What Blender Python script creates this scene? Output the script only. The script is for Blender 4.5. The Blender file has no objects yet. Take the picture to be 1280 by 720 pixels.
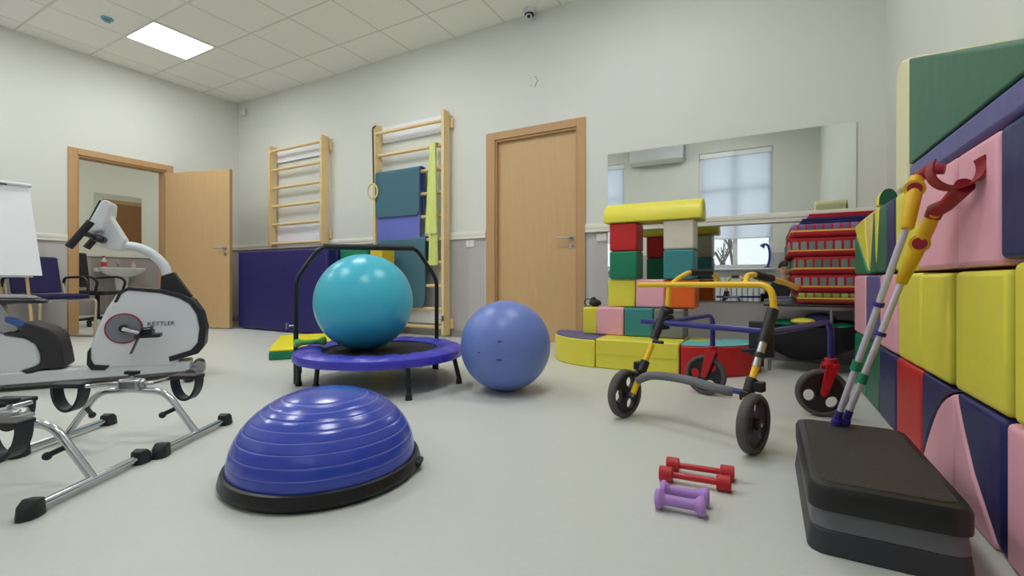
import bpy, bmesh, math, random
from mathutils import Vector, Matrix
random.seed(4)
C = bpy.context.scene.collection
PI = math.pi
F0, CX, HY, EYE = 578.0, 640.0, 350.0, 0.596
RX, RY, FX, FY = .8764, .4815, -.4815, .8762       # camera right / forward in the room's axes

# ---------- photo survey helpers: turn a measured direction into a point of the room
def cw(x, t, z=0.0): return Vector((RX*x+FX*t, RY*x+FY*t, z))
def ray(px):
    k = (px-CX)/F0
    return FX+RX*k, FY+RY*k
def FL(px, py, z=0.0):
    t = (EYE-z)*F0/(py-HY); x, y = ray(px); return Vector((x*t, y*t, z))
def PX(px, py, X):
    x, y = ray(px); t = X/x; return Vector((X, y*t, EYE+(HY-py)*t/F0))
def PY(px, py, Y):
    x, y = ray(px); t = Y/y; return Vector((x*t, Y, EYE+(HY-py)*t/F0))

# ---------- materials
def srgb(c):
    return tuple((v/255/12.92 if v/255 <= .04045 else ((v/255+.055)/1.055)**2.4) for v in c)
MATS = {}
def mat(name, rgb, rough=.5, metal=0.0, bump=0.0, bscale=40, spec=.5, var=0.0, coat=0.0):
    if name in MATS: return MATS[name]
    m = bpy.data.materials.new(name); m.use_nodes = True
    nt = m.node_tree; b = nt.nodes['Principled BSDF']
    c = srgb(rgb)+(1,)
    b.inputs['Base Color'].default_value = c
    b.inputs['Roughness'].default_value = rough
    b.inputs['Metallic'].default_value = metal
    b.inputs['Specular IOR Level'].default_value = spec
    b.inputs['Coat Weight'].default_value = coat
    tc = nt.nodes.new('ShaderNodeTexCoord')
    if var or bump:
        n = nt.nodes.new('ShaderNodeTexNoise'); n.inputs['Scale'].default_value = bscale; n.inputs['Detail'].default_value = 4
        nt.links.new(tc.outputs['Object'], n.inputs['Vector'])
        if bump:
            bp = nt.nodes.new('ShaderNodeBump'); bp.inputs['Strength'].default_value = bump; bp.inputs['Distance'].default_value = .01
            nt.links.new(n.outputs['Fac'], bp.inputs['Height']); nt.links.new(bp.outputs['Normal'], b.inputs['Normal'])
        if var:
            mx = nt.nodes.new('ShaderNodeMix'); mx.data_type = 'RGBA'
            mx.inputs[6].default_value = tuple(v*(1-var) for v in c[:3])+(1,)
            mx.inputs[7].default_value = tuple(min(1, v*(1+var)) for v in c[:3])+(1,)
            nt.links.new(n.outputs['Fac'], mx.inputs[0]); nt.links.new(mx.outputs[2], b.inputs['Base Color'])
    MATS[name] = m
    return m
def nodes_of(m): return m.node_tree, m.node_tree.nodes['Principled BSDF']
def mathn(nt, op, a, b=None):
    n = nt.nodes.new('ShaderNodeMath'); n.operation = op
    for i, v in enumerate((a, b)):
        if v is None: continue
        if isinstance(v, (int, float)): n.inputs[i].default_value = v
        else: nt.links.new(v, n.inputs[i])
    return n.outputs[0]
def mixn(nt, fac, a, b):
    n = nt.nodes.new('ShaderNodeMix'); n.data_type = 'RGBA'
    if isinstance(fac, (int, float)): n.inputs[0].default_value = fac
    else: nt.links.new(fac, n.inputs[0])
    for i, v in ((6, a), (7, b)):
        if isinstance(v, tuple): n.inputs[i].default_value = v
        else: nt.links.new(v, n.inputs[i])
    return n.outputs[2]
def xyz(nt, kind='Object'):
    tc = nt.nodes.new('ShaderNodeTexCoord'); s = nt.nodes.new('ShaderNodeSeparateXYZ')
    nt.links.new(tc.outputs[kind], s.inputs[0]); return s.outputs, tc

# wall: painted plaster above, pale laminate cladding below the rail (world coordinates: meshes sit at the origin)
def wall_material(name, upper, lower, axis):
    m = mat(name, upper, .8)
    nt, b = nodes_of(m); s, tc = xyz(nt)
    low = mathn(nt, 'LESS_THAN', s[2], 1.03)
    st = mathn(nt, 'MULTIPLY', s[axis], 5.2)
    fl = mathn(nt, 'FLOOR', st)
    wn = nt.nodes.new('ShaderNodeTexWhiteNoise'); wn.noise_dimensions = '1D'; nt.links.new(fl, wn.inputs['W'])
    lc = tuple(srgb(lower)); c2 = mixn(nt, wn.outputs[0], tuple(v*.86 for v in lc)+(1,), tuple(v*1.1 for v in lc)+(1,))
    n = nt.nodes.new('ShaderNodeTexNoise'); n.inputs['Scale'].default_value = 1.2; nt.links.new(tc.outputs['Object'], n.inputs['Vector'])
    uc = srgb(upper); c1 = mixn(nt, n.outputs[0], tuple(v*.96 for v in uc)+(1,), tuple(v*1.03 for v in uc)+(1,))
    nt.links.new(mixn(nt, low, c1, c2), b.inputs['Base Color'])
    return m
WA = wall_material('wall_paint_long', (219, 221, 213), (188, 184, 184), 0)
WB = wall_material('wall_paint_short', (219, 221, 213), (188, 184, 184), 1)
trim_m = mat('trim_cream', (228, 226, 214), .5)
floor_m = mat('floor_vinyl', (176, 177, 170), .42, spec=.35)
nt, b = nodes_of(floor_m); s, tc = xyz(nt)
n1 = nt.nodes.new('ShaderNodeTexNoise'); n1.inputs['Scale'].default_value = 60; n1.inputs['Detail'].default_value = 6
n2 = nt.nodes.new('ShaderNodeTexNoise'); n2.inputs['Scale'].default_value = 1.3
nt.links.new(tc.outputs['Object'], n1.inputs['Vector']); nt.links.new(tc.outputs['Object'], n2.inputs['Vector'])
fc = srgb((204, 206, 198))
ca = mixn(nt, n1.outputs[0], tuple(v*.93 for v in fc)+(1,), tuple(v*1.07 for v in fc)+(1,))
cb = mixn(nt, n2.outputs[0], tuple(v*.94 for v in fc)+(1,), tuple(v*1.05 for v in fc)+(1,))
nt.links.new(mixn(nt, .5, ca, cb), b.inputs['Base Color'])
ceil_m = mat('ceiling_tiles', (205, 204, 198), .9)
nt, b = nodes_of(ceil_m); s, tc = xyz(nt)
fx = mathn(nt, 'FRACT', mathn(nt, 'MULTIPLY', mathn(nt, 'ADD', s[0], 12.473), 1/.6))
fy = mathn(nt, 'FRACT', mathn(nt, 'MULTIPLY', mathn(nt, 'ADD', s[1], 11.523), 1/.6))
ln = mathn(nt, 'MAXIMUM', mathn(nt, 'LESS_THAN', fx, .035), mathn(nt, 'LESS_THAN', fy, .035))
n = nt.nodes.new('ShaderNodeTexNoise'); n.inputs['Scale'].default_value = 90; nt.links.new(tc.outputs['Object'], n.inputs['Vector'])
cc = srgb((246, 246, 240)); c1 = mixn(nt, n.outputs[0], tuple(v*.9 for v in cc)+(1,), tuple(v*1.06 for v in cc)+(1,))
nt.links.new(mixn(nt, ln, c1, srgb((222, 220, 212))+(1,)), b.inputs['Base Color'])

def wood_material(name, a, bcol, scale=3, axis='Z', rough=.5):
    m = mat(name, a, rough); nt, b = nodes_of(m)
    tc = nt.nodes.new('ShaderNodeTexCoord'); mp = nt.nodes.new('ShaderNodeMapping')
    mp.inputs['Scale'].default_value = (14, 14, 1.0) if axis == 'Z' else (1.0, 14, 14)
    n = nt.nodes.new('ShaderNodeTexNoise'); n.inputs['Scale'].default_value = scale; n.inputs['Detail'].default_value = 5
    nt.links.new(tc.outputs['Object'], mp.inputs[0]); nt.links.new(mp.outputs[0], n.inputs['Vector'])
    nt.links.new(mixn(nt, n.outputs[0], srgb(a)+(1,), srgb(bcol)+(1,)), b.inputs['Base Color']); return m
door_m = wood_material('door_beech', (196, 160, 112), (208, 174, 126))
casing_m = wood_material('casing_beech', (182, 142, 96), (194, 156, 110))
pine_m = wood_material('pine', (222, 192, 138), (236, 210, 160))
black = mat('black_plastic', (26, 26, 30), .45)
black_m = mat('black_metal', (22, 22, 26), .35)
rubber = mat('black_rubber', (30, 29, 30), .6, bump=.2, bscale=120)
chrome = mat('chrome', (205, 205, 208), .16, 1.0)
steel = mat('brushed_steel', (180, 180, 182), .32, 1.0)
whiteP = mat('white_plastic', (214, 216, 220), .35)
greyP = mat('grey_plastic', (150, 152, 156), .45)
paper_m = mat('paper', (236, 237, 242), .8)
def vinyl(name, rgb, rough=.42): return mat('vinyl_'+name, rgb, rough, bump=.28, bscale=11, spec=.4, var=.04)
YEL = vinyl('yellow', (228, 218, 74)); PNK = vinyl('pink', (236, 172, 186)); TEA = vinyl('teal', (58, 134, 138))
GRN = vinyl('green', (24, 124, 88)); RED = vinyl('red', (196, 36, 38)); ORG = vinyl('orange', (232, 100, 28))
PUR = vinyl('purple', (92, 88, 146)); NAV = vinyl('navy', (40, 42, 96)); CRM = vinyl('cream', (214, 208, 192))
CYA = vinyl('cyan', (104, 190, 190)); GRY = vinyl('grey', (120, 124, 124)); DPU = vinyl('deep_purple', (38, 31, 100)); 
DGR = vinyl('dark_green', (44, 104, 76))

# ---------- mesh helpers
def new_bm(): return bmesh.new()
def bx(bm, x0, x1, y0, y1, z0, z1):
    v = [bm.verts.new(p) for p in ((x0,y0,z0),(x1,y0,z0),(x1,y1,z0),(x0,y1,z0),(x0,y0,z1),(x1,y0,z1),(x1,y1,z1),(x0,y1,z1))]
    for f in ((0,3,2,1),(4,5,6,7),(0,1,5,4),(1,2,6,5),(2,3,7,6),(3,0,4,7)): bm.faces.new([v[i] for i in f])
def obox(bm, c, s, M=None):
    """box of size s centred at c, optionally turned by matrix M about c"""
    c = Vector(c); h = Vector(s)/2; v = []
    for dx, dy, dz in ((-1,-1,-1),(1,-1,-1),(1,1,-1),(-1,1,-1),(-1,-1,1),(1,-1,1),(1,1,1),(-1,1,1)):
        p = Vector((dx*h.x, dy*h.y, dz*h.z))
        if M is not None: p = M @ p
        v.append(bm.verts.new(c+p))
    for f in ((0,3,2,1),(4,5,6,7),(0,1,5,4),(1,2,6,5),(2,3,7,6),(3,0,4,7)): bm.faces.new([v[i] for i in f])
def prism(bm, pts, off):
    """pts: planar loop of 3-D points; off: extrusion vector"""
    off = Vector(off); a = [bm.verts.new(Vector(p)) for p in pts]; b = [bm.verts.new(Vector(p)+off) for p in pts]
    bm.faces.new(a); bm.faces.new(b[::-1]); n = len(a)
    for i in range(n): bm.faces.new((a[(i+1) % n], a[i], b[i], b[(i+1) % n]))
def catmull(pts, n=6):
    P = [Vector(p) for p in pts]; P = [P[0]*2-P[1]]+P+[P[-1]*2-P[-2]]; out = []
    for i in range(1, len(P)-2):
        for j in range(n):
            t = j/n; a, b_, c, d = P[i-1], P[i], P[i+1], P[i+2]
            out.append(.5*((2*b_)+(c-a)*t+(2*a-5*b_+4*c-d)*t*t+(3*b_-a-3*c+d)*t**3))
    out.append(P[-2]); return out
def fillet(pts, r, n=5):
    P = [Vector(p) for p in pts]; out = [P[0]]
    for i in range(1, len(P)-1):
        a, b_, c = P[i-1], P[i], P[i+1]; u = (a-b_); v = (c-b_)
        q = min(r, u.length*.48, v.length*.48); u.normalize(); v.normalize(); s_, e = b_+u*q, b_+v*q
        for j in range(n+1):
            t = j/n; out.append(s_*(1-t)**2+b_*2*t*(1-t)+e*t*t)
    out.append(P[-1]); return out
def tube(bm, pts, r, n=12, closed=False, cap=True):
    P = [Vector(p) for p in pts]; rings = []; N = len(P)
    prev = None
    for i, p in enumerate(P):
        if closed: d = P[(i+1) % N]-P[i-1]
        else: d = (P[min(i+1, N-1)]-P[max(i-1, 0)])
        d.normalize()
        if prev is None:
            a = Vector((0, 0, 1)) if abs(d.z) < .9 else Vector((1, 0, 0)); u = d.cross(a).normalized()
        else:
            u = (prev-d*prev.dot(d)).normalized()
        prev = u; w = d.cross(u); rr = r[i] if isinstance(r, (list, tuple)) else r
        rings.append([bm.verts.new(p+(u*math.cos(2*PI*k/n)+w*math.sin(2*PI*k/n))*rr) for k in range(n)])
    for i in range(N if closed else N-1):
        a, b_ = rings[i], rings[(i+1) % N]
        for k in range(n): bm.faces.new((a[k], a[(k+1) % n], b_[(k+1) % n], b_[k]))
    if cap and not closed: bm.faces.new(rings[0][::-1]); bm.faces.new(rings[-1])
def lathe(bm, prof, c=(0,0,0), axis='Z', n=40, M=None, fn=None):
    """prof: list of (r, h); spun about the axis through c"""
    c = Vector(c); rings = []
    for r, h in prof:
        if r < 1e-6:
            p = Vector((0, 0, h)); ring = [p]
        else: ring = [Vector((r*math.cos(2*PI*k/n), r*math.sin(2*PI*k/n), h)) for k in range(n)]
        o = []
        for k, p in enumerate(ring):
            if fn: p = fn(p, r, h, 2*PI*k/n)
            if axis == 'X': p = Vector((p.z, p.x, p.y))
            elif axis == 'Y': p = Vector((p.y, p.z, p.x))
            if M is not None: p = M @ p
            o.append(bm.verts.new(c+p))
        rings.append(o)
    for a, b_ in zip(rings, rings[1:]):
        if len(a) == 1 and len(b_) == 1: continue
        for k in range(n):
            if len(a) == 1: bm.faces.new((a[0], b_[(k+1) % n], b_[k]))
            elif len(b_) == 1: bm.faces.new((a[k], a[(k+1) % n], b_[0]))
            else: bm.faces.new((a[k], a[(k+1) % n], b_[(k+1) % n], b_[k]))
    if abs(prof[0][0]-prof[-1][0]) < 1e-6 and abs(prof[0][1]-prof[-1][1]) < 1e-6 and len(prof) > 3 and len(rings[0]) > 1:
        bmesh.ops.remove_doubles(bm, verts=rings[0]+rings[-1], dist=1e-6); return   # a closed ring has no end caps
    if len(rings[0]) > 1: bm.faces.new(rings[0][::-1])
    if len(rings[-1]) > 1: bm.faces.new(rings[-1])
def cyl(bm, a, b_, r, n=20): tube(bm, [a, b_], r, n)
def ell(bm, c, r, n=20, m=12, M=None):
    c = Vector(c); r = Vector(r) if not isinstance(r, (int, float)) else Vector((r, r, r)); rows = []
    for i in range(m+1):
        th = PI*i/m
        k_ = 1 if i in (0, m) else n
        row = []
        for k in range(k_):
            p = Vector((r.x*math.sin(th)*math.cos(2*PI*k/n), r.y*math.sin(th)*math.sin(2*PI*k/n), r.z*math.cos(th)))
            if M is not None: p = M @ p
            row.append(bm.verts.new(c+p))
        rows.append(row)
    for a, b_ in zip(rows, rows[1:]):
        for k in range(n):
            if len(a) == 1: bm.faces.new((a[0], b_[k], b_[(k+1) % n]))
            elif len(b_) == 1: bm.faces.new((a[k], b_[0], a[(k+1) % n]))
            else: bm.faces.new((a[k], b_[k], b_[(k+1) % n], a[(k+1) % n]))
def obj(name, bm, m, parent=None, bevel=0, seg=2, smooth=True, sub=0):
    bmesh.ops.recalc_face_normals(bm, faces=bm.faces)
    me = bpy.data.meshes.new(name); bm.to_mesh(me); bm.free()
    o = bpy.data.objects.new(name, me); C.objects.link(o)
    if m: me.materials.append(m)
    if parent: o.parent = parent
    if smooth:
        me.shade_smooth()
        me.set_sharp_from_angle(angle=math.radians(38))
    if bevel:
        b_ = o.modifiers.new('bevel', 'BEVEL'); b_.width = bevel; b_.segments = seg; b_.limit_method = 'ANGLE'; b_.angle_limit = math.radians(38)
    if sub:
        s_ = o.modifiers.new('sub', 'SUBSURF'); s_.levels = sub; s_.render_levels = sub
    return o
def tag(o, label, cat, group=None):
    o['label'] = label; o['category'] = cat
    if group: o['group'] = group
    return o
def thing(name, label, cat, loc=(0,0,0), rz=0, group=None):
    o = bpy.data.objects.new(name, None); C.objects.link(o); o.location = loc; o.rotation_euler = (0, 0, rz)
    o.empty_display_size = .05
    return tag(o, label, cat, group)
def struct(name, bm, m, parent=None, **k):
    o = obj(name, bm, m, parent, **k)
    if not parent: o['kind'] = 'structure'
    return o
def dup(root, loc, rz, label, group=None):
    r = root.copy(); C.objects.link(r); r.location = loc; r.rotation_euler = (0, 0, rz); r['label'] = label
    if group: r['group'] = group
    for ch in list(root.children):
        c = ch.copy(); C.objects.link(c); c.parent = r
        for g in ch.children:
            d = g.copy(); C.objects.link(d); d.parent = c
    return r
def rotM(axis, deg): return Matrix.Rotation(math.radians(deg), 3, axis)

# =====================================================================  ROOM
XL, XR, YB, YF, ZC = -6.715, .712, 3.97, -.45, 3.144
T = .15
bm = new_bm(); bx(bm, XL, XR+T, YF-.3, YB+T, -.1, 0); struct('floor', bm, floor_m)
bm = new_bm(); bx(bm, XL-T, XR+T, YF-.3, YB+T, ZC, ZC+.1); struct('ceiling', bm, ceil_m)
# back wall with the closed door
DX0, DX1, DZ = -2.372, -1.505, 1.99
bm = new_bm(); bx(bm, XL, DX0, YB, YB+T, 0, ZC); bx(bm, DX1, XR+T, YB, YB+T, 0, ZC); bx(bm, DX0, DX1, YB, YB+T, DZ, ZC)
struct('wall_back', bm, WA, smooth=False)
# left wall with doorway
LY0, LY1 = 2.175, 3.05
bm = new_bm(); bx(bm, XL-T, XL, YF, LY0, 0, ZC); bx(bm, XL-T, XL, LY1, YB+T, 0, ZC); bx(bm, XL-T, XL, LY0, LY1, DZ, ZC)
struct('wall_left', bm, WB, smooth=False)
bm = new_bm(); bx(bm, XR, XR+T, YF-.3, YB, 0, ZC); struct('wall_right', bm, WB, smooth=False)
# window wall
WIN = [(-5.70, -4.61), (-3.35, -2.26), (-.995, .095)]; WZ0, WZ1 = .79, 2.72
bm = new_bm(); xs = [XL-T]+[v for w in WIN for v in w]+[XR+T]
bx(bm, XL-T, XR+T, YF-.3, YF, 0, WZ0); bx(bm, XL-T, XR+T, YF-.3, YF, WZ1, ZC)
for i in range(0, len(xs), 2): bx(bm, xs[i], xs[i+1], YF-.3, YF, WZ0, WZ1)
struct('wall_front', bm, WA, smooth=False)
# cream rail and skirting
def rail(name, x0, x1, y0, y1):
    bm = new_bm(); bx(bm, x0, x1, y0, y1, 1.018, 1.095)
    if abs(x1-x0) > abs(y1-y0): bx(bm, x0, x1, y0-.004, y1+.004, 1.05, 1.085)
    else: bx(bm, x0-.004, x1+.004, y0, y1, 1.05, 1.085)
    struct(name, bm, trim_m, bevel=.006)
rail('trim_back_left', XL+.02, -2.475, YB-.02, YB); rail('trim_back_right', -1.42, XR, YB-.036, YB-.012 if False else YB-.011)
rail('trim_left_near', XL, XL+.02, YF, 2.095); rail('trim_left_far', XL, XL+.02, 3.13, YB-.02)
rail('trim_right', XR-.02, XR, YF, YB-.03)
base_m = mat('skirting', (150, 148, 146), .5)
def skirt(name, x0, x1, y0, y1):
    bm = new_bm(); bx(bm, x0, x1, y0, y1, 0, .07); struct(name, bm, base_m, bevel=.003)
skirt('baseboard_back_left', XL+.012, -2.475, YB-.012, YB); skirt('baseboard_back_right', -1.42, XR-.012, YB-.012, YB)
skirt('baseboard_left_near', XL, XL+.012, YF, 2.095); skirt('baseboard_left_far', XL, XL+.012, 3.13, YB)
skirt('baseboard_right', XR-.012, XR, YF, YB)

def lever_handle(parent, p, out, along, m=steel):
    """p: spindle point on the leaf; out: outward unit; along: direction of the lever"""
    p, out, along = Vector(p), Vector(out), Vector(along)
    bm = new_bm(); cyl(bm, p, p+out*.008, .024); cyl(bm, p, p+out*.05, .009)
    tube(bm, fillet([p+out*.03, p+out*.052, p+out*.052+along*.12], .015), .009); obj('door_handle', bm, m, parent)
    q = p-Vector((0, 0, .075)); bm = new_bm(); cyl(bm, q, q+out*.008, .022); obox(bm, q+out*.012, (.012, .012, .022)); obj('lock_rosette', bm, m, parent)
# door in the back wall
bm = new_bm(); bx(bm, DX0, DX1, YB+.035, YB+.075, .006, DZ-.012); d1 = struct('door_1', bm, door_m, bevel=.003)
lever_handle(d1, (-1.575, YB+.035, .985), (0, -1, 0), (-1, 0, 0))
bm = new_bm()
bx(bm, -2.472, DX0, YB-.015, YB, 0, DZ+.075); bx(bm, DX1, -1.425, YB-.015, YB, 0, DZ+.075); bx(bm, DX0, DX1, YB-.015, YB, DZ, DZ+.075)
bx(bm, DX0, DX0+.014, YB, YB+.034, 0, DZ); bx(bm, DX1-.014, DX1, YB, YB+.034, 0, DZ); bx(bm, DX0+.014, DX1-.014, YB, YB+.034, DZ-.02, DZ)
struct('trim_door_back', bm, casing_m, bevel=.003)
# doorway in the left wall + leaf standing open into the room
bm = new_bm()
for xa, xb in ((XL, XL+.015), (XL-T-.015, XL-T)):
    bx(bm, xa, xb, 2.098, LY0, 0, DZ+.072); bx(bm, xa, xb, LY1, 3.125, 0, DZ+.072); bx(bm, xa, xb, LY0, LY1, DZ, DZ+.072)
bx(bm, XL-T, XL, LY0, LY0+.02, 0, DZ); bx(bm, XL-T, XL, LY1-.02, LY1, 0, DZ); bx(bm, XL-T, XL, LY0+.02, LY1-.02, DZ-.02, DZ)
struct('trim_door_left', bm, casing_m, bevel=.003)
hx, hy, ex, ey = -6.672, 3.035, -5.715, 3.285
L = math.hypot(ex-hx, ey-hy); ang = math.atan2(ey-hy, ex-hx)
e = bpy.data.objects.new('door_2', None); C.objects.link(e); e.location = (hx, hy, 0); e.rotation_euler = (0, 0, ang); e['kind'] = 'structure'
bm = new_bm(); bx(bm, 0, L, -.02, .02, .01, 1.945); obj('leaf', bm, door_m, e, bevel=.002)
bm = new_bm(); bx(bm, L, L+.006, -.02, .02, .01, 1.945); obj('edge_strip', bm, casing_m, e)
lever_handle(e, (L-.06, -.02, .985), (0, -1, 0), (-1, 0, 0))
for z in (.25, 1.7):
    bm = new_bm(); cyl(bm, (-.008, 0, z-.05), (-.008, 0, z+.05), .008); obj('hinge', bm, steel, e)

# windows with frames, glass, sills and half-lowered blinds
glass = bpy.data.materials.new('window_glass'); glass.use_nodes = True; nt = glass.node_tree; nt.nodes.remove(nt.nodes['Principled BSDF'])
g1 = nt.nodes.new('ShaderNodeBsdfTransparent'); g1.inputs[0].default_value = (.93, .95, .96, 1); g2 = nt.nodes.new('ShaderNodeBsdfGlossy'); g2.inputs['Roughness'].default_value = .02
gm = nt.nodes.new('ShaderNodeMixShader'); gm.inputs[0].default_value = .05; nt.links.new(g1.outputs[0], gm.inputs[1]); nt.links.new(g2.outputs[0], gm.inputs[2]); nt.links.new(gm.outputs[0], nt.nodes['Material Output'].inputs[0])
blind_m = bpy.data.materials.new('blind_fabric'); blind_m.use_nodes = True; nt = blind_m.node_tree
b = nt.nodes['Principled BSDF']; b.inputs['Base Color'].default_value = srgb((226, 230, 240))+(1,); b.inputs['Roughness'].default_value = .9
tr = nt.nodes.new('ShaderNodeBsdfTranslucent'); tr.inputs[0].default_value = srgb((246, 248, 252))+(1,)
ms = nt.nodes.new('ShaderNodeMixShader'); ms.inputs[0].default_value = .9
nt.links.new(b.outputs[0], ms.inputs[1]); nt.links.new(tr.outputs[0], ms.inputs[2]); nt.links.new(ms.outputs[0], nt.nodes['Material Output'].inputs[0])
pvc = mat('window_pvc', (236, 238, 242), .4)
for i, (x0, x1) in enumerate(WIN):
    e = bpy.data.objects.new('window_%d' % (i+1), None); C.objects.link(e); e['kind'] = 'structure'; e.location = ((x0+x1)/2, YF-.12, WZ0)
    w = (x1-x0)/2; h = WZ1-WZ0
    bm = new_bm()
    bx(bm, -w, -w+.06, -.03, .03, 0, h); bx(bm, w-.06, w, -.03, .03, 0, h); bx(bm, -w+.06, w-.06, -.03, .03, 0, .06); bx(bm, -w+.06, w-.06, -.03, .03, h-.06, h)
    bx(bm, -.035, .035, -.03, .03, .06, h-.06); bx(bm, -w+.06, -.035, -.03, .03, 1.28, 1.33); bx(bm, .035, w-.06, -.03, .03, 1.28, 1.33)
    obj('window_frame', bm, pvc, e, bevel=.004)
    bm = new_bm()
    for xa, xb in ((-w+.06, -.035), (.035, w-.06)):
        for za, zb in ((.06, 1.28), (1.33, h-.06)): bx(bm, xa, xb, -.006, .006, za, zb)
    obj('pane', bm, glass, e, smooth=False)
    bm = new_bm(); bx(bm, -w-.03, w+.03, .03, .17, -.03, 0); obj('window_sill', bm, pvc, e, bevel=.008)
    b_ = thing('roller_blind', ['white roller blind half lowered over the window nearest the doorway wall', 'white roller blind on the middle window, seen at the left edge of the mirror',
                               'wide white roller blind half lowered over the window reflected in the mirror'][i], 'blind', ((x0+x1)/2, YF-.05, WZ1), 0, 'roller blinds on the windows')
    bm = new_bm(); bx(bm, -w+.005, w-.005, -.03, .03, -.09, -.002); obj('cassette', bm, pvc, b_, bevel=.01)
    bm = new_bm(); bx(bm, -w+.03, w-.03, .0, .003, -1.43, -.09); obj('fabric', bm, blind_m, b_, smooth=False)
    bm = new_bm(); bx(bm, -w+.03, w-.03, -.008, .01, -1.45, -1.43); obj('bottom_bar', bm, pvc, b_, bevel=.003)
    # radiator
    if i in (0, 1, 2):
        r_ = thing('radiator', ['white ribbed radiator under the window nearest the doorway wall', 'white ribbed radiator under the middle window',
             'white ribbed radiator under the wide window reflected in the mirror'][i], 'radiator', ((x0+x1)/2, YF, .18), 0, 'radiators under the windows')
        bm = new_bm()
        for q in range(11):
            xx = -.44+q*.08; bx(bm, xx, xx+.07, .03, .09, 0, .46); 
        obj('ribs', bm, whiteP, r_, bevel=.012)
        bm = new_bm(); cyl(bm, (-.44, .05, .03), (.44, .05, .03), .015); cyl(bm, (-.44, .05, .43), (.44, .05, .43), .015); cyl(bm, (.0, 0, .43), (0, .05, .43), .012); obj('pipe', bm, whiteP, r_)

# side room behind the doorway
SX, SY0, SY1 = -10.1, .9, 6.6
SBM = wall_material('wall_paint_side_room', (226, 226, 208), (172, 164, 158), 1)
bm = new_bm(); bx(bm, SX-.1, XL, SY0-.1, SY1+.1, -.1, 0); struct('floor_side_room', bm, floor_m)
bm = new_bm(); bx(bm, SX-.1, XL-T, SY0-.1, SY1+.1, ZC, ZC+.1); struct('ceiling_side_room', bm, ceil_m)
bm = new_bm(); bx(bm, SX-.1, SX, SY0-.1, SY1+.1, 0, ZC); struct('wall_side_room_far', bm, SBM, smooth=False)
bm = new_bm(); bx(bm, SX, XL-T, SY0-.1, SY0, 0, ZC); struct('wall_side_room_near', bm, WA, smooth=False)
bm = new_bm(); bx(bm, SX, XL-T, SY1, SY1+.1, 0, ZC); struct('wall_side_room_end', bm, WA, smooth=False)
bm = new_bm(); bx(bm, XL-T-.02, XL-T+.05, YB+T, SY1, 0, ZC); struct('wall_side_room_right', bm, SBM, smooth=False)
bm = new_bm(); bx(bm, SX, SX+.02, SY0, SY1, 1.0, 1.08); struct('trim_side_room', bm, trim_m, bevel=.004)
dk = mat('door_dark_veneer', (150, 104, 62), .5)  # one even brown, darker than the beech doors
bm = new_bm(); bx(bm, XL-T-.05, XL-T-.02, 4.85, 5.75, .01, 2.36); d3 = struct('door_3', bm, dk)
bm = new_bm(); bx(bm, XL-T-.065, XL-T-.02, 4.76, 4.85, 0, 2.45); bx(bm, XL-T-.065, XL-T-.02, 5.75, 5.84, 0, 2.45); bx(bm, XL-T-.065, XL-T-.02, 4.85, 5.75, 2.36, 2.45)
struct('trim_door_side_room', bm, casing_m)

# =====================================================================  LIGHT
def emis(name, col, s):
    m = bpy.data.materials.new(name); m.use_nodes = True; nt = m.node_tree; nt.nodes.remove(nt.nodes['Principled BSDF'])
    e = nt.nodes.new('ShaderNodeEmission'); e.inputs[0].default_value = col+(1,); e.inputs[1].default_value = s
    nt.links.new(e.outputs[0], nt.nodes['Material Output'].inputs[0]); return m
led = emis('led_diffuser', (.975, .985, 1), 11)
def panel(x, y, label, z=ZC):
    p = thing('ceiling_light', label, 'ceiling light', (x, y, z), 0, 'square light panels in the ceiling')
    bm = new_bm(); bx(bm, -.295, .295, -.295, -.28, -.008, 0); bx(bm, -.295, .295, .28, .295, -.008, 0); bx(bm, -.295, -.28, -.28, .28, -.008, 0); bx(bm, .28, .295, -.28, .28, -.008, 0)
    obj('frame', bm, whiteP, p, smooth=False)
    bm = new_bm(); bx(bm, -.28, .28, -.28, .28, -.006, -.001); obj('diffuser', bm, led, p, smooth=False)
panel(-5.573, 2.577, 'square white light panel glowing in the ceiling above the open doorway')
panel(-5.573, .777, 'square light panel above the flip chart')
panel(-3.173, 2.577, 'square light panel above the trampoline')
panel(-3.173, .777, 'square light panel above the middle of the room near the windows')
panel(-.773, 2.577, 'square light panel above the walking frame')
panel(-.773, .777, 'square light panel above the dumbbells')
panel(-8.573, 2.577, 'square light panel in the side room ceiling'); panel(-8.573, 4.977, 'square light panel at the far end of the side room ceiling')
w = bpy.data.worlds.new('World'); bpy.context.scene.world = w; w.use_nodes = True; nt = w.node_tree
bg = nt.nodes['Background']; bg.inputs[0].default_value = (.93, .96, 1.0, 1); bg.inputs[1].default_value = .85

# outside: snowy ground and two bare trees
snow = mat('snow', (232, 236, 242), .9)
bm = new_bm(); bx(bm, -14, 8, -30, YF-.32, -.6, -.5); o = struct('ground_outside', bm, snow)
bark = mat('bark', (110, 104, 104), .9, bump=.5)
for i, (x, y, h, lb) in enumerate(((-.9, -9, 5, 'bare tree outside the window, left of the pair'), (.6, -11, 6, 'bare tree outside the window, right of the pair'), (-3.4, -10, 5.5, 'bare tree outside the middle window'))):
    bm = new_bm()
    def branch(p, d, l, r, dep):
        q = p+d*l; tube(bm, [p, p.lerp(q, .5)+Vector((random.uniform(-.05, .05), 0, 0)), q], [r, r*.8, r*.6], 6)
        if dep:
            for _ in range(4):
                a = Vector((random.uniform(-1, 1), random.uniform(-1, 1), random.uniform(.1, .9))).normalized()
                branch(p.lerp(q, random.uniform(.4, 1)), (d*.5+a*.8).normalized(), l*.62, r*.5, dep-1)
    branch(Vector((0, 0, 0)), Vector((0, 0, 1)), h*.42, .12, 3)
    o = obj('bare_tree', bm, bark); o.location = (x, y, -.5); tag(o, lb, 'tree', 'bare trees outside the windows')

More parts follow.
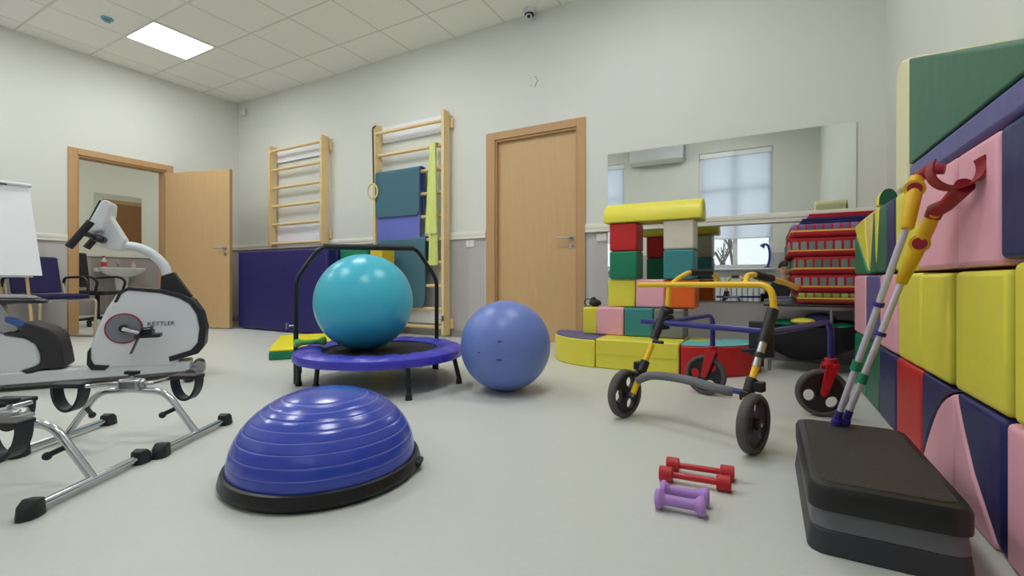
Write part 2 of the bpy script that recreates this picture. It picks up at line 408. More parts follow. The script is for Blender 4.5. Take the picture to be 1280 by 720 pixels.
# =====================================================================  WALL AND CEILING FITTINGS
mir = mat('mirror_glass', (226, 230, 226), .01, 1.0)
t = thing('wall_mirror', 'long frameless mirror on the back wall behind the block tower', 'mirror', (-.335, YB, .434))
bm = new_bm(); bx(bm, -.883, .883, -.006, 0, 0, 1.262); obj('backing', bm, greyP, t, smooth=False)
bm = new_bm(); bx(bm, -.883, .883, -.010, -.0065, 0, 1.262); obj('glass', bm, mir, t, smooth=False)
t = thing('washroom_mirror', 'plain mirror above the white washbasin in the side room', 'mirror', (SX, 3.84, 1.2))
bm = new_bm(); bx(bm, 0, .006, -.34, .34, 0, .9); obj('backing', bm, greyP, t, smooth=False)
bm = new_bm(); bx(bm, .0065, .01, -.34, .34, 0, .9); obj('glass', bm, mir, t, smooth=False)

def socket(px, py, label, name, cat, w=.15, h=.075, n=2):
    p = PY(px, py, YB); t = thing(name, label, cat, (p.x, YB, p.z))
    bm = new_bm(); bx(bm, -w/2, w/2, -.01, 0, -h/2, h/2); obj('plate', bm, whiteP, t, bevel=.003)
    for i in range(n):
        x = -w/2+(i+.5)*w/n; bm = new_bm(); bx(bm, x-w/n*.4, x+w/n*.4, -.014, -.0105, -h*.38, h*.38); obj('rocker', bm, trim_m, t, bevel=.002)
socket(588, 305, 'white double switch plate left of the closed door', 'light_switch', 'switch', .1, .075)
socket(752.5, 297, 'white double switch plate right of the closed door', 'light_switch', 'switch', .1, .075)
t = thing('security_camera', 'small white dome camera at the ceiling above the closed door', 'camera', (PY(662, 15, YB-.07).x, YB-.075, ZC))
bm = new_bm(); lathe(bm, [(.055, 0), (.055, -.03), (.05, -.045)]); obj('housing', bm, whiteP, t)
bm = new_bm(); lathe(bm, [(.046, -.046), (.040, -.058), (.02, -.066), (0, -.068)]); obj('dome', bm, black, t)
bm = new_bm(); ell(bm, (0, -.012, -.072), .032, 24, 16); obj('eyeball', bm, whiteP, t)
dl = Vector((0, 0, EYE))-(Vector(t.location)+Vector((0, -.012, -.072))); dl.normalize(); q = Vector((0, -.012, -.072))
bm = new_bm(); tube(bm, [q+dl*.028, q+dl*.034], .015, 18); obj('lens', bm, black, t)
p = FL(134, 23, 0); 
tt_ = (ZC-EYE)*F0/(HY-23); x_, y_ = ray(134)
t = thing('smoke_detector', 'small round blue-grey smoke detector in the ceiling near the light panel', 'smoke detector', (x_*tt_, y_*tt_, ZC))
bm = new_bm(); lathe(bm, [(.05, 0), (.05, -.012), (.042, -.018)]); obj('base', bm, mat('detector_film', (120, 170, 190), .3), t)
bm = new_bm(); lathe(bm, [(.03, -.018), (.028, -.034), (0, -.036)]); obj('sensor_head', bm, mat('detector_film2', (90, 140, 165), .3), t)
t = thing('motion_sensor', 'small white motion sensor high in the corner beside the left wall', 'sensor', (PY(305, 142, YB-.02).x, YB, 3.0))
bm = new_bm(); bx(bm, -.035, .035, -.045, 0, -.055, .055); obj('body', bm, whiteP, t, bevel=.015, seg=3)
bm = new_bm(); ell(bm, (0, -.046, -.012), (.022, .01, .026)); obj('lens', bm, trim_m, t)
# scuffs on the plaster
t = thing('wall_scuff', 'small grey scuff marks on the wall above the closed door', 'scuff', tuple(PY(667, 103, YB)))
for pts in (((669, 95), (672, 101), (668, 109)), ((662, 97), (663, 98), (664, 99)), ((663, 106), (664, 107), (665, 108))):
    bm = new_bm(); tube(bm, [PY(*q, YB-.0015)-t.location for q in pts], .003, 6)
    obj('mark', bm, mat('scuff', (150, 148, 140), .9), t)
# air conditioner on the window wall (seen in the mirror)
t = thing('air_conditioner', 'white split air conditioner high between the windows, seen in the mirror', 'air conditioner', (-1.67, YF, 2.62))
bm = new_bm(); prism(bm, [(-.45, 0, 0), (-.45, .2, .02), (-.45, .22, .1), (-.45, .2, .28), (-.45, 0, .29)], (.9, 0, 0)); obj('body', bm, whiteP, t, bevel=.012)
bm = new_bm(); prism(bm, [(-.42, .09, -.015), (-.42, .22, .03), (-.42, .225, .035), (-.42, .1, -.005)], (.84, 0, 0)); obj('louvre', bm, trim_m, t)
bm = new_bm(); bx(bm, .4515, .47, .02, .16, .03, .26); obj('side_grille', bm, greyP, t)

# =====================================================================  WALL BARS
def wallbars(name, label, x0, x1, z0, z1, rungs, boards):
    t = thing(name, label, 'wall bars', ((x0+x1)/2, YB, z0), 0, 'wooden wall bars'); w = (x1-x0)/2
    for s in (-1, 1):
        bm = new_bm(); bx(bm, s*w-.018, s*w+.018, -.14, -.03, 0, z1-z0+(.0 if s > 0 else 0)); obj('side_rail', bm, pine_m, t, bevel=.006)
        for zz in (.12, z1-z0-.12):
            bm = new_bm(); bx(bm, s*w+s*.018, s*w+s*.05, -.034, -.001, zz-.05, zz+.05); obj('wall_bracket', bm, pine_m, t, bevel=.003)
    for i, z in enumerate(rungs):
        bm = new_bm()
        yy = -.12 if i == 0 else -.09
        ring = [(-w+.015, yy, z-z0), (w-.015, yy, z-z0)]; tube(bm, ring, .019, 14); obj('rung', bm, pine_m, t)
    for za, zb in boards:
        bm = new_bm(); bx(bm, -w+.02, w-.02, -.028, -.006, za-z0, zb-z0); obj('backing_board', bm, paper_m, t, bevel=.002)
    return t
wallbars('wall_bars', 'short wooden wall bars mounted above the purple mat', -5.80, -4.78, 1.04, 2.38, [2.30-.243*i for i in range(5)]+[1.075], [(2.17, 2.365), (1.10, 1.3)])
wallbars('wall_bars', 'tall wooden wall bars hung with exercise mats', -3.885, -2.925, .02, 2.36, [2.25-.245*i for i in range(9)]+[.1], [(2.165, 2.345), (.13, .29)])

# mats hung over the rungs of the tall wall bars
def hung(name, label, cat, m, x0, x1, yr, ztop, front_drop, back_drop, th, m2=None, rc=.0):
    """sheet folded over a rung at (yr, ztop)"""
    bm = new_bm(); r = .024
    path = [Vector((0, yr-r-th/2, ztop-front_drop))]
    n = 10
    for i in range(1, 14): path.append(Vector((0, yr-r-th/2, ztop-front_drop+(front_drop)*i/14)))
    for i in range(n+1):
        a = PI-PI*i/n; path.append(Vector((0, yr+(r+th/2)*math.cos(a), ztop+(r+th/2)*math.sin(a))))
    for i in range(1, 11): path.append(Vector((0, yr+r+th/2, ztop-back_drop*i/10)))
    def prof(i):
        p = path[i]; q = path[min(i+1, len(path)-1)]; o_ = path[max(i-1, 0)]; d = (q-o_).normalized(); return p, Vector((0, -d.z, d.y))
    rows = []
    for i in range(len(path)):
        p, nn = prof(i); inset = 0
        if i == 0: inset = rc
        elif i == 1: inset = rc*.25
        rows.append([bm.verts.new((x, p.y+nn.y*s*th/2, p.z+nn.z*s*th/2)) for x, s in ((x0+inset, 1), (x1-inset, 1), (x1-inset, -1), (x0+inset, -1))])
    for a, b_ in zip(rows, rows[1:]):
        for k in range(4): bm.faces.new((a[k], a[(k+1) % 4], b_[(k+1) % 4], b_[k]))
    bm.faces.new(rows[0]); bm.faces.new(rows[-1][::-1])
    return bm
mt_teal = mat('foam_teal', (66, 108, 124), .75, bump=.3, bscale=150)
mt_blue = mat('foam_blue', (104, 114, 198), .75, bump=.3, bscale=150)
yr = YB-.09
t = thing('exercise_mat', 'two-sided exercise mat, teal flap over a blue back, draped over the tall wall bars', 'exercise mat', (0, 0, 0), 0)
t.location = (-3.55, yr-.04, 1.76)
bm = hung('', '', '', None, -3.845, -3.235, yr, 1.76, .75, .45, .012)
o = obj('blue_layer', bm, mt_blue, t, smooth=True); o.data.transform(Matrix.Translation(-t.location))
bm = hung('', '', '', None, -3.855, -3.225, yr-.002, 1.774, .48, .40, .012, rc=.03)
bm2 = bm
for v in bm2.verts:
    v.co.y = yr+(v.co.y-yr)*1.55; v.co.z += .006 if v.co.z > 1.77 else 0
o = obj('teal_flap', bm2, mt_teal, t); o.data.transform(Matrix.Translation(-t.location))
t2 = thing('exercise_mat', 'dark teal exercise mat draped over a lower rung, behind the turquoise ball', 'exercise mat', (-3.45, yr-.04, 1.02))
bm = hung('', '', '', None, -3.80, -3.16, yr, 1.02, .72, .30, .02, rc=.05); o = obj('sheet', bm, mt_teal, t2); o.data.transform(Matrix.Translation(-t2.location))
# yellow band
band = mat('latex_yellow', (216, 226, 134), .45)
bm = new_bm()
def ribbon(bm, top, bot, w0, w1, y, waves=3, th=.004, n=18):
    rows = []
    for i in range(n+1):
        f = i/n; z = top+(bot-top)*f; ww = w0+(w1-w0)*f; row = []
        for k in range(9):
            u = k/8-.5; yy = y-.008*math.sin(u*waves*2*PI+f*1.5)*(.4+f)
            row.append((u*ww-(.012*f), yy, z))
        rows.append(row)
    F = [[bm.verts.new(p) for p in r] for r in rows]; B = [[bm.verts.new((p[0], p[1]+th, p[2])) for p in r] for r in rows]
    for i in range(n):
        for k in range(8):
            bm.faces.new((F[i][k], F[i][k+1], F[i+1][k+1], F[i+1][k])); bm.faces.new((B[i][k+1], B[i][k], B[i+1][k], B[i+1][k+1]))
        bm.faces.new((F[i][0], F[i+1][0], B[i+1][0], B[i][0])); bm.faces.new((F[i+1][8], F[i][8], B[i][8], B[i+1][8]))
    for k in range(8):
        bm.faces.new((F[0][k+1], F[0][k], B[0][k], B[0][k+1])); bm.faces.new((F[n][k], F[n][k+1], B[n][k+1], B[n][k]))
t = thing('resistance_band', 'wide yellow-green resistance band hanging over the right side of the tall wall bars', 'exercise band', (-3.045, YB-.09, 2.0))
bm = new_bm(); ribbon(bm, .02, -1.25, .075, .125, -.045); 
obj('front_tail', bm, band, t)
bm = new_bm(); ribbon(bm, .02, -.92, .07, .15, -.062, 2); obj('upper_fold', bm, band, t)
bm = new_bm(); tube(bm, [(-.035, -.05, .02), (-.036, 0, .03), (-.035, .03, .0)], .006, 8); tube(bm, [(.035, -.05, .02), (.036, 0, .03), (.035, .03, .0)], .006, 8); bx(bm, -.035, .035, -.06, .035, .022, .03)
obj('top_loop', bm, band, t)
# gymnastic ring on strap
t = thing('gymnastic_ring', 'wooden ring on a dark strap hanging from the left of the tall wall bars', 'gymnastic ring', (-3.835, YB-.17, 2.28))
bm = new_bm(); tube(bm, fillet([(-.03, .03, .05), (-.03, -.01, .02), (-.015, -.01, -.60)], .02), .008, 8); obj('strap', bm, black, t)
bm = new_bm(); R_ = .085; tube(bm, [(-.03+R_*math.cos(a)*.6, -.012+R_*math.cos(a)*.3, -.69+R_*math.sin(a)) for a in [2*PI*i/28 for i in range(28)]], .011, 10, closed=True); obj('hoop', bm, pine_m, t)

# =====================================================================  BIG MATS AT THE BACK WALL
t = thing('folding_mat', 'large deep purple folding mat standing on edge under the short wall bars', 'gym mat', (-4.89, 3.36, 0))
for i in range(4):
    bm = new_bm(); y = i*.125; bx(bm, -.80, .80, y, y+.12, .012 if i == 0 else .0, .94-.004*i); obj('panel', bm, DPU, t, bevel=.02, seg=3)
t = thing('gym_mat', 'green gym mat standing on edge behind the turquoise ball', 'gym mat', (-3.86, 3.50, 0))
bm = new_bm(); bx(bm, -.2, .2, 0, .22, 0, .93); obj('cover', bm, GRN, t, bevel=.02, seg=3)
bm = new_bm(); bx(bm, -.2, .2, -.004, -.0005, .4, .42); obj('seam', bm, DGR, t)
t = thing('gym_mat', 'yellow gym mat standing on edge between the green mat and the tall wall bars', 'gym mat', (-3.55, 3.52, 0))
bm = new_bm(); bx(bm, -.085, .085, 0, .2, 0, .935); obj('cover', bm, mat('vinyl_ochre', (206, 180, 40), .5, bump=.2, bscale=11), t, bevel=.02, seg=3)
bm = new_bm(); bx(bm, -.085, .085, -.004, -.0005, .4, .42); obj('seam', bm, YEL, t)
# low yellow/green mat on the floor
A = cw(-1.80, 3.42); a1 = math.radians(22)
dirS = (RX*-math.sin(a1)+FX*math.cos(a1), RY*-math.sin(a1)+FY*math.cos(a1)); rz = math.atan2(dirS[1], dirS[0])-PI/2
t = thing('floor_mat', 'low thick floor mat with yellow top and green sides behind the trampoline', 'gym mat', (A.x, A.y, 0), rz)
bm = new_bm(); bx(bm, 0, .72, 0, .95, 0, .062); obj('side_band', bm, GRN, t, bevel=.008)
bm = new_bm(); bx(bm, .0, .72, 0, .95, .0625, .084); obj('top_cover', bm, mat('vinyl_bright_yellow', (240, 226, 20), .45, bump=.2, bscale=11), t, bevel=.01)

# =====================================================================  TRAMPOLINE
tc_ = cw(-.776, 2.74)
skirt_m = mat('skirt_violet', (66, 62, 188), .3, bump=.35, bscale=26, spec=.5)
t = thing('mini_trampoline', 'small round trampoline with violet edge pad and black hand rail', 'trampoline', (tc_.x, tc_.y, 0))
TR = .475
def pucker(p, r, h, a): 
    w_ = .003*math.sin(a*17)+.002*math.sin(a*41+1)
    return p+Vector((math.cos(a)*w_*.5, math.sin(a)*w_*.5, w_ if .34 < r < .47 and h > .19 else 0))
bm = new_bm(); lathe(bm, [(.325, .178), (.328, .196), (.36, .206), (.41, .211), (.45, .206), (.474, .192), (.480, .172), (.476, .150), (.462, .147), (.46, .17), (.44, .19), (.34, .19), (.325, .178)], n=96, fn=pucker)
obj('edge_pad', bm, skirt_m, t)
bm = new_bm(); lathe(bm, [(0, .176), (.332, .184), (.333, .187), (0, .180)], n=64); obj('jumping_mat', bm, mat('mesh_black', (24, 24, 26), .7), t)
bm = new_bm(); tube(bm, [(.452*math.cos(2*PI*i/64), .452*math.sin(2*PI*i/64), .165) for i in range(64)], .013, 10, closed=True); obj('frame_ring', bm, black_m, t)
def tloc(v): return Vector(v)-tc_
Lp = tloc(cw(-1.238, 2.65)); Rp = tloc(cw(-.505, 3.10))
for px, py in ((511, 500), (395, 487)):
    p = tloc(FL(px, py)); bm = new_bm(); q = p*.97
    tube(bm, [(p.x, p.y, 0), (p.x, p.y, .03), (p.x, p.y, .031), (q.x, q.y, .155)], [.019, .016, .013, .013], 12); obj('leg', bm, black_m, t)
for x, y in ((-.305, 2.665), (-.52, 3.12), (-.965, 3.13), (-1.20, 2.60)):
    p = tloc(cw(x, y)); q = p*(.445/p.length); bm = new_bm()
    tube(bm, [(p.x, p.y, 0), (p.x, p.y, .03), (p.x, p.y, .031), (q.x, q.y, .158)], [.019, .016, .013, .013], 12); obj('leg', bm, black_m, t)
u = (Rp-Lp); u.z = 0; Lh = u.length; u.normalize()
hb = [Lp+Vector((0, 0, .0)), Lp+Vector((0, 0, .60)), Lp+u*.13+Vector((0, 0, .79)), Rp-u*.145+Vector((0, 0, .805)), Rp+Vector((0, 0, .60)), Rp]
bm = new_bm(); tube(bm, fillet(hb, .05), .0135, 14); obj('hand_rail', bm, black_m, t)
bm = new_bm(); a_ = Lp+u*.15+Vector((0, 0, .7925)); b2 = Rp-u*.165+Vector((0, 0, .8035)); tube(bm, [a_, b2], .018, 14); obj('rail_grip', bm, rubber, t)
for P_, s in ((Lp, -1), (Rp, 1)):
    bm = new_bm(); c = P_+Vector((0, 0, .335)); cyl(bm, c, c+u*s*.04, .005); obox(bm, c+u*s*.045, (.012, .012, .035)); obj('wing_screw', bm, steel, t)
bm = new_bm(); bx(bm, Lp.x-.0, Lp.x+.03, Lp.y-.02, Lp.y+.02, .06, .15); obj('rail_clamp', bm, black_m, t, bevel=.006)

# balls
turq = mat('ball_turquoise', (68, 190, 212), .3, bump=.04, bscale=30, spec=.5)
c = cw(-.878, 2.75); R_ = .283
bm = new_bm(); ell(bm, (0, 0, R_-.0), R_, 64, 40); o = obj('exercise_ball', bm, turq); o.location = (c.x, c.y, .1835); o.scale = (1, 1, 1)
tag(o, 'large glossy turquoise exercise ball resting on the trampoline', 'ball')
t = thing('exercise_ball', 'blue exercise ball with scuffs standing on the floor beside the trampoline', 'ball', tuple(cw(-.035, 2.505)))
bm = new_bm(); ell(bm, (0, 0, .2425), .2425, 64, 40); obj('shell', bm, mat('ball_blue', (108, 130, 200), .36, bump=.05, bscale=24, var=.06), t)
cam_to = Vector((0, 0, EYE))-Vector((t.location.x, t.location.y, .2425))
for dx, dz, rr in ((-.03, .02, .014), (-.03, -.07, .018), (-.13, -.035, .010)):
    d = Vector((RX*dx, RY*dx, dz))+cam_to.normalized()*math.sqrt(.2425**2-dx*dx-dz*dz)
    d = d.normalized()*.2427; bm = new_bm(); ell(bm, d+Vector((0, 0, .2425)), (rr, rr*.6, rr*.25), 10, 6); obj('scuff', bm, mat('scuff_blue', (58, 72, 122), .7), t)

# balance dome
bc = cw(-.585, 1.455)
t = thing('balance_trainer', 'blue ribbed half-ball balance trainer on a black rim, dome upward', 'balance trainer', (bc.x, bc.y, 0), .3)
prof = [(.262, .045)]
for i in range(1, 40):
    a = i/40*PI/2; r = .272*math.cos(a)**.92; h = .045+.21*math.sin(a)
    prof.append((r, h))
prof.append((0, .255))
grooved = []
for i, (r, h) in enumerate(prof):
    grooved.append((r, h))
    if h in (None,): pass
grooves = [.075, .105, .135, .16, .183, .203, .22, .234]
bosu = mat('dome_blue', (42, 68, 182), .24, spec=.6, bump=.03, bscale=30, coat=.2)
nt, b = nodes_of(bosu); s, tc = xyz(nt)
acc = None
for g in grooves:
    q = mathn(nt, 'LESS_THAN', mathn(nt, 'ABSOLUTE', mathn(nt, 'SUBTRACT', s[2], g)), .0010)
    acc = q if acc is None else mathn(nt, 'MAXIMUM', acc, q)
nt.links.new(mixn(nt, acc, srgb((42, 68, 182))+(1,), srgb((112, 122, 205))+(1,)), b.inputs['Base Color'])
# raised ribs between the printed rings
pp = []
N = 120
for i in range(N+1):
    a = i/N*PI/2; r = .272*(math.cos(a)**.92 if i < N else 0); h = .045+.21*math.sin(a)
    g = min(abs(h-gg) for gg in grooves); 
    if g < .002 and 0 < i < N: r -= .0012
    pp.append((max(r, 0), h))
bm = new_bm(); lathe(bm, pp, n=96); obj('dome', bm, bosu, t)
bm = new_bm(); lathe(bm, [(.25, .0), (.285, .004), (.292, .018), (.288, .034), (.284, .044), (.276, .047), (.268, .044), (.25, .04), (.0, .04), (0, .012), (.25, .012), (.25, 0)][:-2], n=96)
obj('rim', bm, mat('rim_black', (18, 17, 19), .35), t)
bm = new_bm(); M = rotM('Z', 12); obox(bm, M @ Vector((.292, 0, .024)), (.02, .05, .018), M); obj('carry_lug', bm, black, t, bevel=.005)

# =====================================================================  DUMBBELLS
def dumbbell(name, label, p, q, prof, m, zc, m2=None, group=None):
    p, q = Vector(p), Vector(q); c = (p+q)/2; d = q-p; t = thing(name, label, 'dumbbell', (c.x, c.y, 0), math.atan2(d.y, d.x), group); L_ = d.length/2
    pr = [(r, h*L_) for r, h in prof['handle']]; bm = new_bm(); lathe(bm, pr, c=(0, 0, zc), axis='X', n=24); obj('handle', bm, m, t)
    for s in (-1, 1):
        pr = [(r, s*h*L_) for r, h in prof['head']]; bm = new_bm(); lathe(bm, pr, c=(0, 0, zc), axis='X', n=prof.get('n', 28)); obj('weight', bm, m2 or m, t, bevel=.0015)
    return t
redD = mat('dumbbell_red', (196, 24, 32), .28, coat=.3); redC = mat('dumbbell_red_cap', (186, 30, 36), .45)
purD = mat('dumbbell_purple', (176, 132, 204), .55)
rp = {'handle': [(.009, -.62), (.009, .62)], 'head': [(.017, .60), (.0215, .62), (.022, .97), (.019, 1.0), (.0, 1.0)]}
pp_ = {'handle': [(.0145, -.66), (.0135, -.3), (.0135, .3), (.0145, .66)], 'head': [(.013, .55), (.02, .68), (.0255, .8), (.024, .94), (.014, 1.0), (0, 1.0)]}
a = FL(824, 600); b2 = FL(914, 615); dumbbell('dumbbell', 'red dumbbell with cylindrical ends, nearer of the red pair', a, b2, rp, redD, .022, redC, 'red dumbbells on the floor')
a = FL(833, 588); b2 = FL(918, 601.5); dumbbell('dumbbell', 'red dumbbell with cylindrical ends, farther of the red pair', a, b2, rp, redD, .022, redC, 'red dumbbells on the floor')
a = FL(818, 634.5); b2 = FL(883, 646.5); dumbbell('dumbbell', 'short purple dumbbell with rounded ends, nearer of the purple pair', a, b2, pp_, purD, .0255, None, 'purple dumbbells on the floor')
a = FL(825, 623); b2 = FL(887, 633.5); dumbbell('dumbbell', 'short purple dumbbell with rounded ends, farther of the purple pair', a, b2, pp_, purD, .0255, None, 'purple dumbbells on the floor')
a = FL(367, 435, .208); b2 = FL(408, 431.5, .208); a.z = b2.z = 0
g_ = dumbbell('dumbbell', 'light green dumbbell lying on the violet trampoline edge', a, b2, {'handle': [(.017, -.6), (.014, 0), (.017, .6)], 'head': [(.014, .5), (.024, .68), (.026, .85), (.022, .96), (0, 1)]}, mat('dumbbell_green', (128, 204, 92), .5), .026)
g_.location.z = .209

# =====================================================================  SOFT BLOCKS ALONG THE RIGHT WALL
FXB = .44
def wall_block(poly, m, label, depth=.262, x=FXB, inset=.0012, name='foam_block', group='soft blocks stacked along the right wall', seam=True):
    """poly: front-face corners as (Y, Z)"""
    cy = sum(p[0] for p in poly)/len(poly); cz = min(p[1] for p in poly)
    c = Vector((sum(p[0] for p in poly)/len(poly), sum(p[1] for p in poly)/len(poly)))
    q = []
    for y, z in poly:
        d = Vector((y, z))-c; l = d.length; d = d*(1-inset*2.2/l); q.append((c.x+d.x-cy, c.y+d.y-cz))
    bm = new_bm(); prism(bm, [(0, y, z) for y, z in q], (depth, 0, 0))
    o = obj(name, bm, m, None, bevel=.014, seg=3); o.location = (x, cy, cz)
    return tag(o, label, 'foam block', group)
def rect(y0, y1, z0, z1): return [(y0, z0), (y1, z0), (y1, z1), (y0, z1)]
def yz(px, py): p = PX(px, py, FXB); return (p.y, p.z)
def yy(px): return PX(px, 350, FXB).y
# bottom row
Z1, Z2, Z3 = .302, .622, .925
wall_block(rect(2.90, 3.24, 0, Z1), GRN, 'green soft block at the far end of the bottom row')
wall_block(rect(2.59, 2.895, 0, Z1), DGR, 'grey-green soft block in the bottom row behind the crutches, second from the far end')
wall_block(rect(2.285, 2.585, 0, Z1), NAV, 'dark blue soft block in the bottom row between the green and the red block')
wall_block(rect(1.95, 2.28, 0, Z1), RED, 'red soft block in the bottom row', name='foam_block')
ym = 1.652
n_ = 8
def arc(y0, z0, y1, z1, bul):
    P = []
    for i in range(n_+1):
        f = i/n_; P.append((y0+(y1-y0)*f, z0+(z1-z0)*f+bul*math.sin(PI*f)))
    return P
curveL = arc(1.945, .03, ym, Z1-.006, .055)
wall_block([(1.945, .0)]+[(ym, 0), (ym, Z1-.006)]+curveL[::-1][1:], PNK, 'pink arched soft wedge in the bottom row, left half of the arch')
wall_block([(y, z+.004) for y, z in curveL]+[(1.945, Z1)][:1], NAV, 'dark blue soft corner piece above the left half of the pink arch')
curveR = [(ym-.003, Z1-.01), (1.60, .215), (1.53, .12), (1.40, .02)]
wall_block([(1.40, 0), (ym-.003, 0)]+curveR[:-1]+[(1.40, .012)], PNK, 'pink soft wedge in the bottom row, right half of the arch', name='foam_block')
wall_block([(1.36, 0), (1.395, .016), (1.525, .124), (1.595, .219), (ym-.006, Z1)]+[(1.36, Z1)], NAV, 'dark blue soft triangle in the bottom row beside the last pink block')
wall_block(rect(1.045, 1.352, 0, Z1), PNK, 'pink soft block at the near end of the bottom row')
wall_block(rect(.735, 1.04, 0, Z1), GRN, 'green soft block nearest the camera in the bottom row, mostly outside the photo')
# middle row
wall_block(rect(2.905, 3.245, Z1+.002, Z2), PNK, 'narrow pink soft block at the far end of the middle row')
wall_block(rect(2.595, 2.90, Z1+.002, Z2-.002), PUR, 'purple soft block in the middle row, second from the far end')
wall_block(rect(2.285, 2.575, Z1+.002, Z2), PNK, 'pink soft block in the middle row behind the crutches')
wall_block(rect(1.956, 2.25, Z1+.002, Z2), YEL, 'yellow soft block in the middle row, leftmost of the row of yellow blocks')
wall_block(rect(1.692, 1.952, Z1+.002, Z2-.004), YEL, 'yellow soft block in the middle row, second of the yellow blocks')
wall_block(rect(1.655, 1.687, Z1+.002, Z2-.03), NAV, 'thin dark blue strip standing for the shaded gap between two yellow blocks', x=FXB+.012, depth=.25)  # set-back navy strip: the darkness of the gap put into colour
wall_block(rect(1.345, 1.650, Z1+.002, Z2-.002), YEL, 'yellow soft block in the middle row, third of the yellow blocks')
wall_block(rect(1.322, 1.341, Z1+.002, Z2-.02), DGR, 'thin dark green pad between the two nearest yellow blocks', x=FXB+.012, depth=.25)
wall_block(rect(1.01, 1.318, Z1+.002, Z2+.012), YEL, 'yellow soft block in the middle row, nearest the camera')
wall_block(rect(.70, 1.005, Z1+.002, Z2), PUR, 'purple soft block in the middle row beyond the right edge of the photo')
# top row (wedges at the far end)
def Zt(z): return z
B0 = Z2+.004
wall_block([(3.24, B0), (2.86, B0), (3.22, .86)][::-1], GRN, 'green soft triangle at the far end of the top row')
wall_block([(2.845, B0+.004), (2.93, .92), (3.235, .905), (3.23, .87), (3.02, .74)], YEL, 'yellow curved soft wedge at the far end of the top row')
wall_block([(2.84, B0+.01), (2.78, .70), (2.72, Z3), (2.925, .92)], mat('vinyl_pale_yellow', (226, 206, 120), .5, bump=.25, bscale=11), 'pale yellow soft wedge in the top row, second from the far end')
wall_block([(2.80, B0), (2.68, B0), (2.70, Z3-.01), (2.715, Z3-.01), (2.775, .70)], DGR, 'dark green narrow soft wedge in the top row between yellow wedges')
wall_block([(2.672, B0+.01), (2.60, Z3), (2.695, Z3)], YEL, 'yellow pointed soft wedge in the top row between two green ones')
wall_block([(2.665, B0), (2.46, B0), (2.46, Z3), (2.59, Z3)], DGR, 'dark green soft block in the top row left of the purple one')
wall_block(rect(2.30, 2.455, B0, Z3), NAV, 'narrow dark blue soft block in the top row behind the crutch handles')
wall_block(rect(2.00, 2.295, B0, Z3), YEL, 'yellow soft block in the top row behind the crutch handles')
wall_block(rect(1.64, 1.995, B0, Z3), PNK, 'pink soft block in the top row behind the red crutch cuff')
wall_block(rect(1.385, 1.635, B0, Z3), PNK, 'pink soft block in the top row right of the crutches')
wall_block(rect(1.05, 1.38, B0+.012, Z3+.0), NAV, 'large dark blue soft block at the near end of the top row')
wall_block(rect(.735, 1.045, B0, Z3), GRN, 'green soft block at the near end of the top row, outside the photo')
# pieces lying on top
B1 = Z3+.002
wall_block(rect(1.03, 2.10, B1, B1+.072), PUR, 'long flat purple soft block under the green wedge on top of the stack')
wall_block([(2.105, B1), (2.29, B1), (2.29, 1.37), (2.26, 1.405), (2.20, 1.415), (2.105, 1.385)], mat('vinyl_pale_cream', (226, 222, 178), .5, bump=.25, bscale=11), 'tall cream soft block at the high end of the dark green wedge on top')
wall_block([(1.05, B1+.074), (2.10, B1+.074), (2.10, 1.375), (1.9, 1.30), (1.53, 1.158), (1.27, 1.06), (1.10, 1.012)], DGR, 'large dark green soft wedge sloping along the top of the stack')
def half_round(y0, y1, z, m, mend, label, depth, h, x=FXB, group=None, cat='foam block'):
    t = thing('foam_half_round', label, cat, (x, (y0+y1)/2, z), 0, group); w = (y1-y0)/2
    P = [(0, 0), (depth, 0)]+[(depth/2+depth/2*math.cos(a), .02+(h-.02)*math.sin(a)) for a in [PI*i/16 for i in range(17)]]
    bm = new_bm(); prism(bm, [(px_, -w, pz) for px_, pz in P], (0, 2*w, 0)); obj('cover', bm, m, t, bevel=.008)
    for s in (-1, 1):
        bm = new_bm(); prism(bm, [(px_*.94+depth*.03, s*w, pz*.94+.004) for px_, pz in P], (0, s*.004, 0)); obj('end_panel', bm, mend, t, bevel=.001)
    return t
half_round(2.60, 2.66, B1, YEL, DGR, 'short yellow half-round soft block at the far end of the top row', .07, .075)

# =====================================================================  BLOCK TOWER BEFORE THE MIRROR
G2 = 'soft blocks of the tower before the mirror'
def cube(x0, y0, z0, m, label, sx=.2, sy=.2, sz=.2, group=G2):
    bm = new_bm(); bx(bm, -sx/2+.001, sx/2-.001, -sy/2, sy/2, 0, sz-.001); o = obj('foam_block', bm, m, None, bevel=.013, seg=3)
    o.location = (x0+sx/2, y0+sy/2, z0); return tag(o, label, 'foam block', group)
# base pieces
def ring_piece(cx, cy, r, a0, a1, rin, h, ms, mt, label, inner=None):
    t = thing('foam_base_piece', label, 'foam block', (cx, cy, 0), 0, 'curved base pieces of the block tower')
    def loop(ro, ri):
        n = 18; P = [(ro*math.cos(a0+(a1-a0)*i/n), ro*math.sin(a0+(a1-a0)*i/n)) for i in range(n+1)]
        if ri > 0: P += [(ri*math.cos(a1-(a1-a0)*i/n), ri*math.sin(a1-(a1-a0)*i/n)) for i in range(n+1)]
        elif abs(a1-a0) < 6: P += [(0, 0)]
        return P
    bm = new_bm(); prism(bm, [(x, y, 0) for x, y in loop(r, rin)], (0, 0, h-.008)); obj('side_cover', bm, ms, t, bevel=.008)
    bm = new_bm(); prism(bm, [(x, y, h-.0075) for x, y in loop(r-.006, rin+.003 if rin else 0)], (0, 0, .008)); obj('top_cover', bm, mt, t, bevel=.003)
    return t
ring_piece(-1.02, 3.46, .44, PI*.98, PI*1.5, 0, .195, YEL, PUR, 'quarter-round base piece with yellow side and purple top, left foot of the tower')
t = thing('foam_base_piece', 'straight yellow base piece in the middle under the block tower', 'foam block', (-.745, 3.02, 0), 0, 'curved base pieces of the block tower')
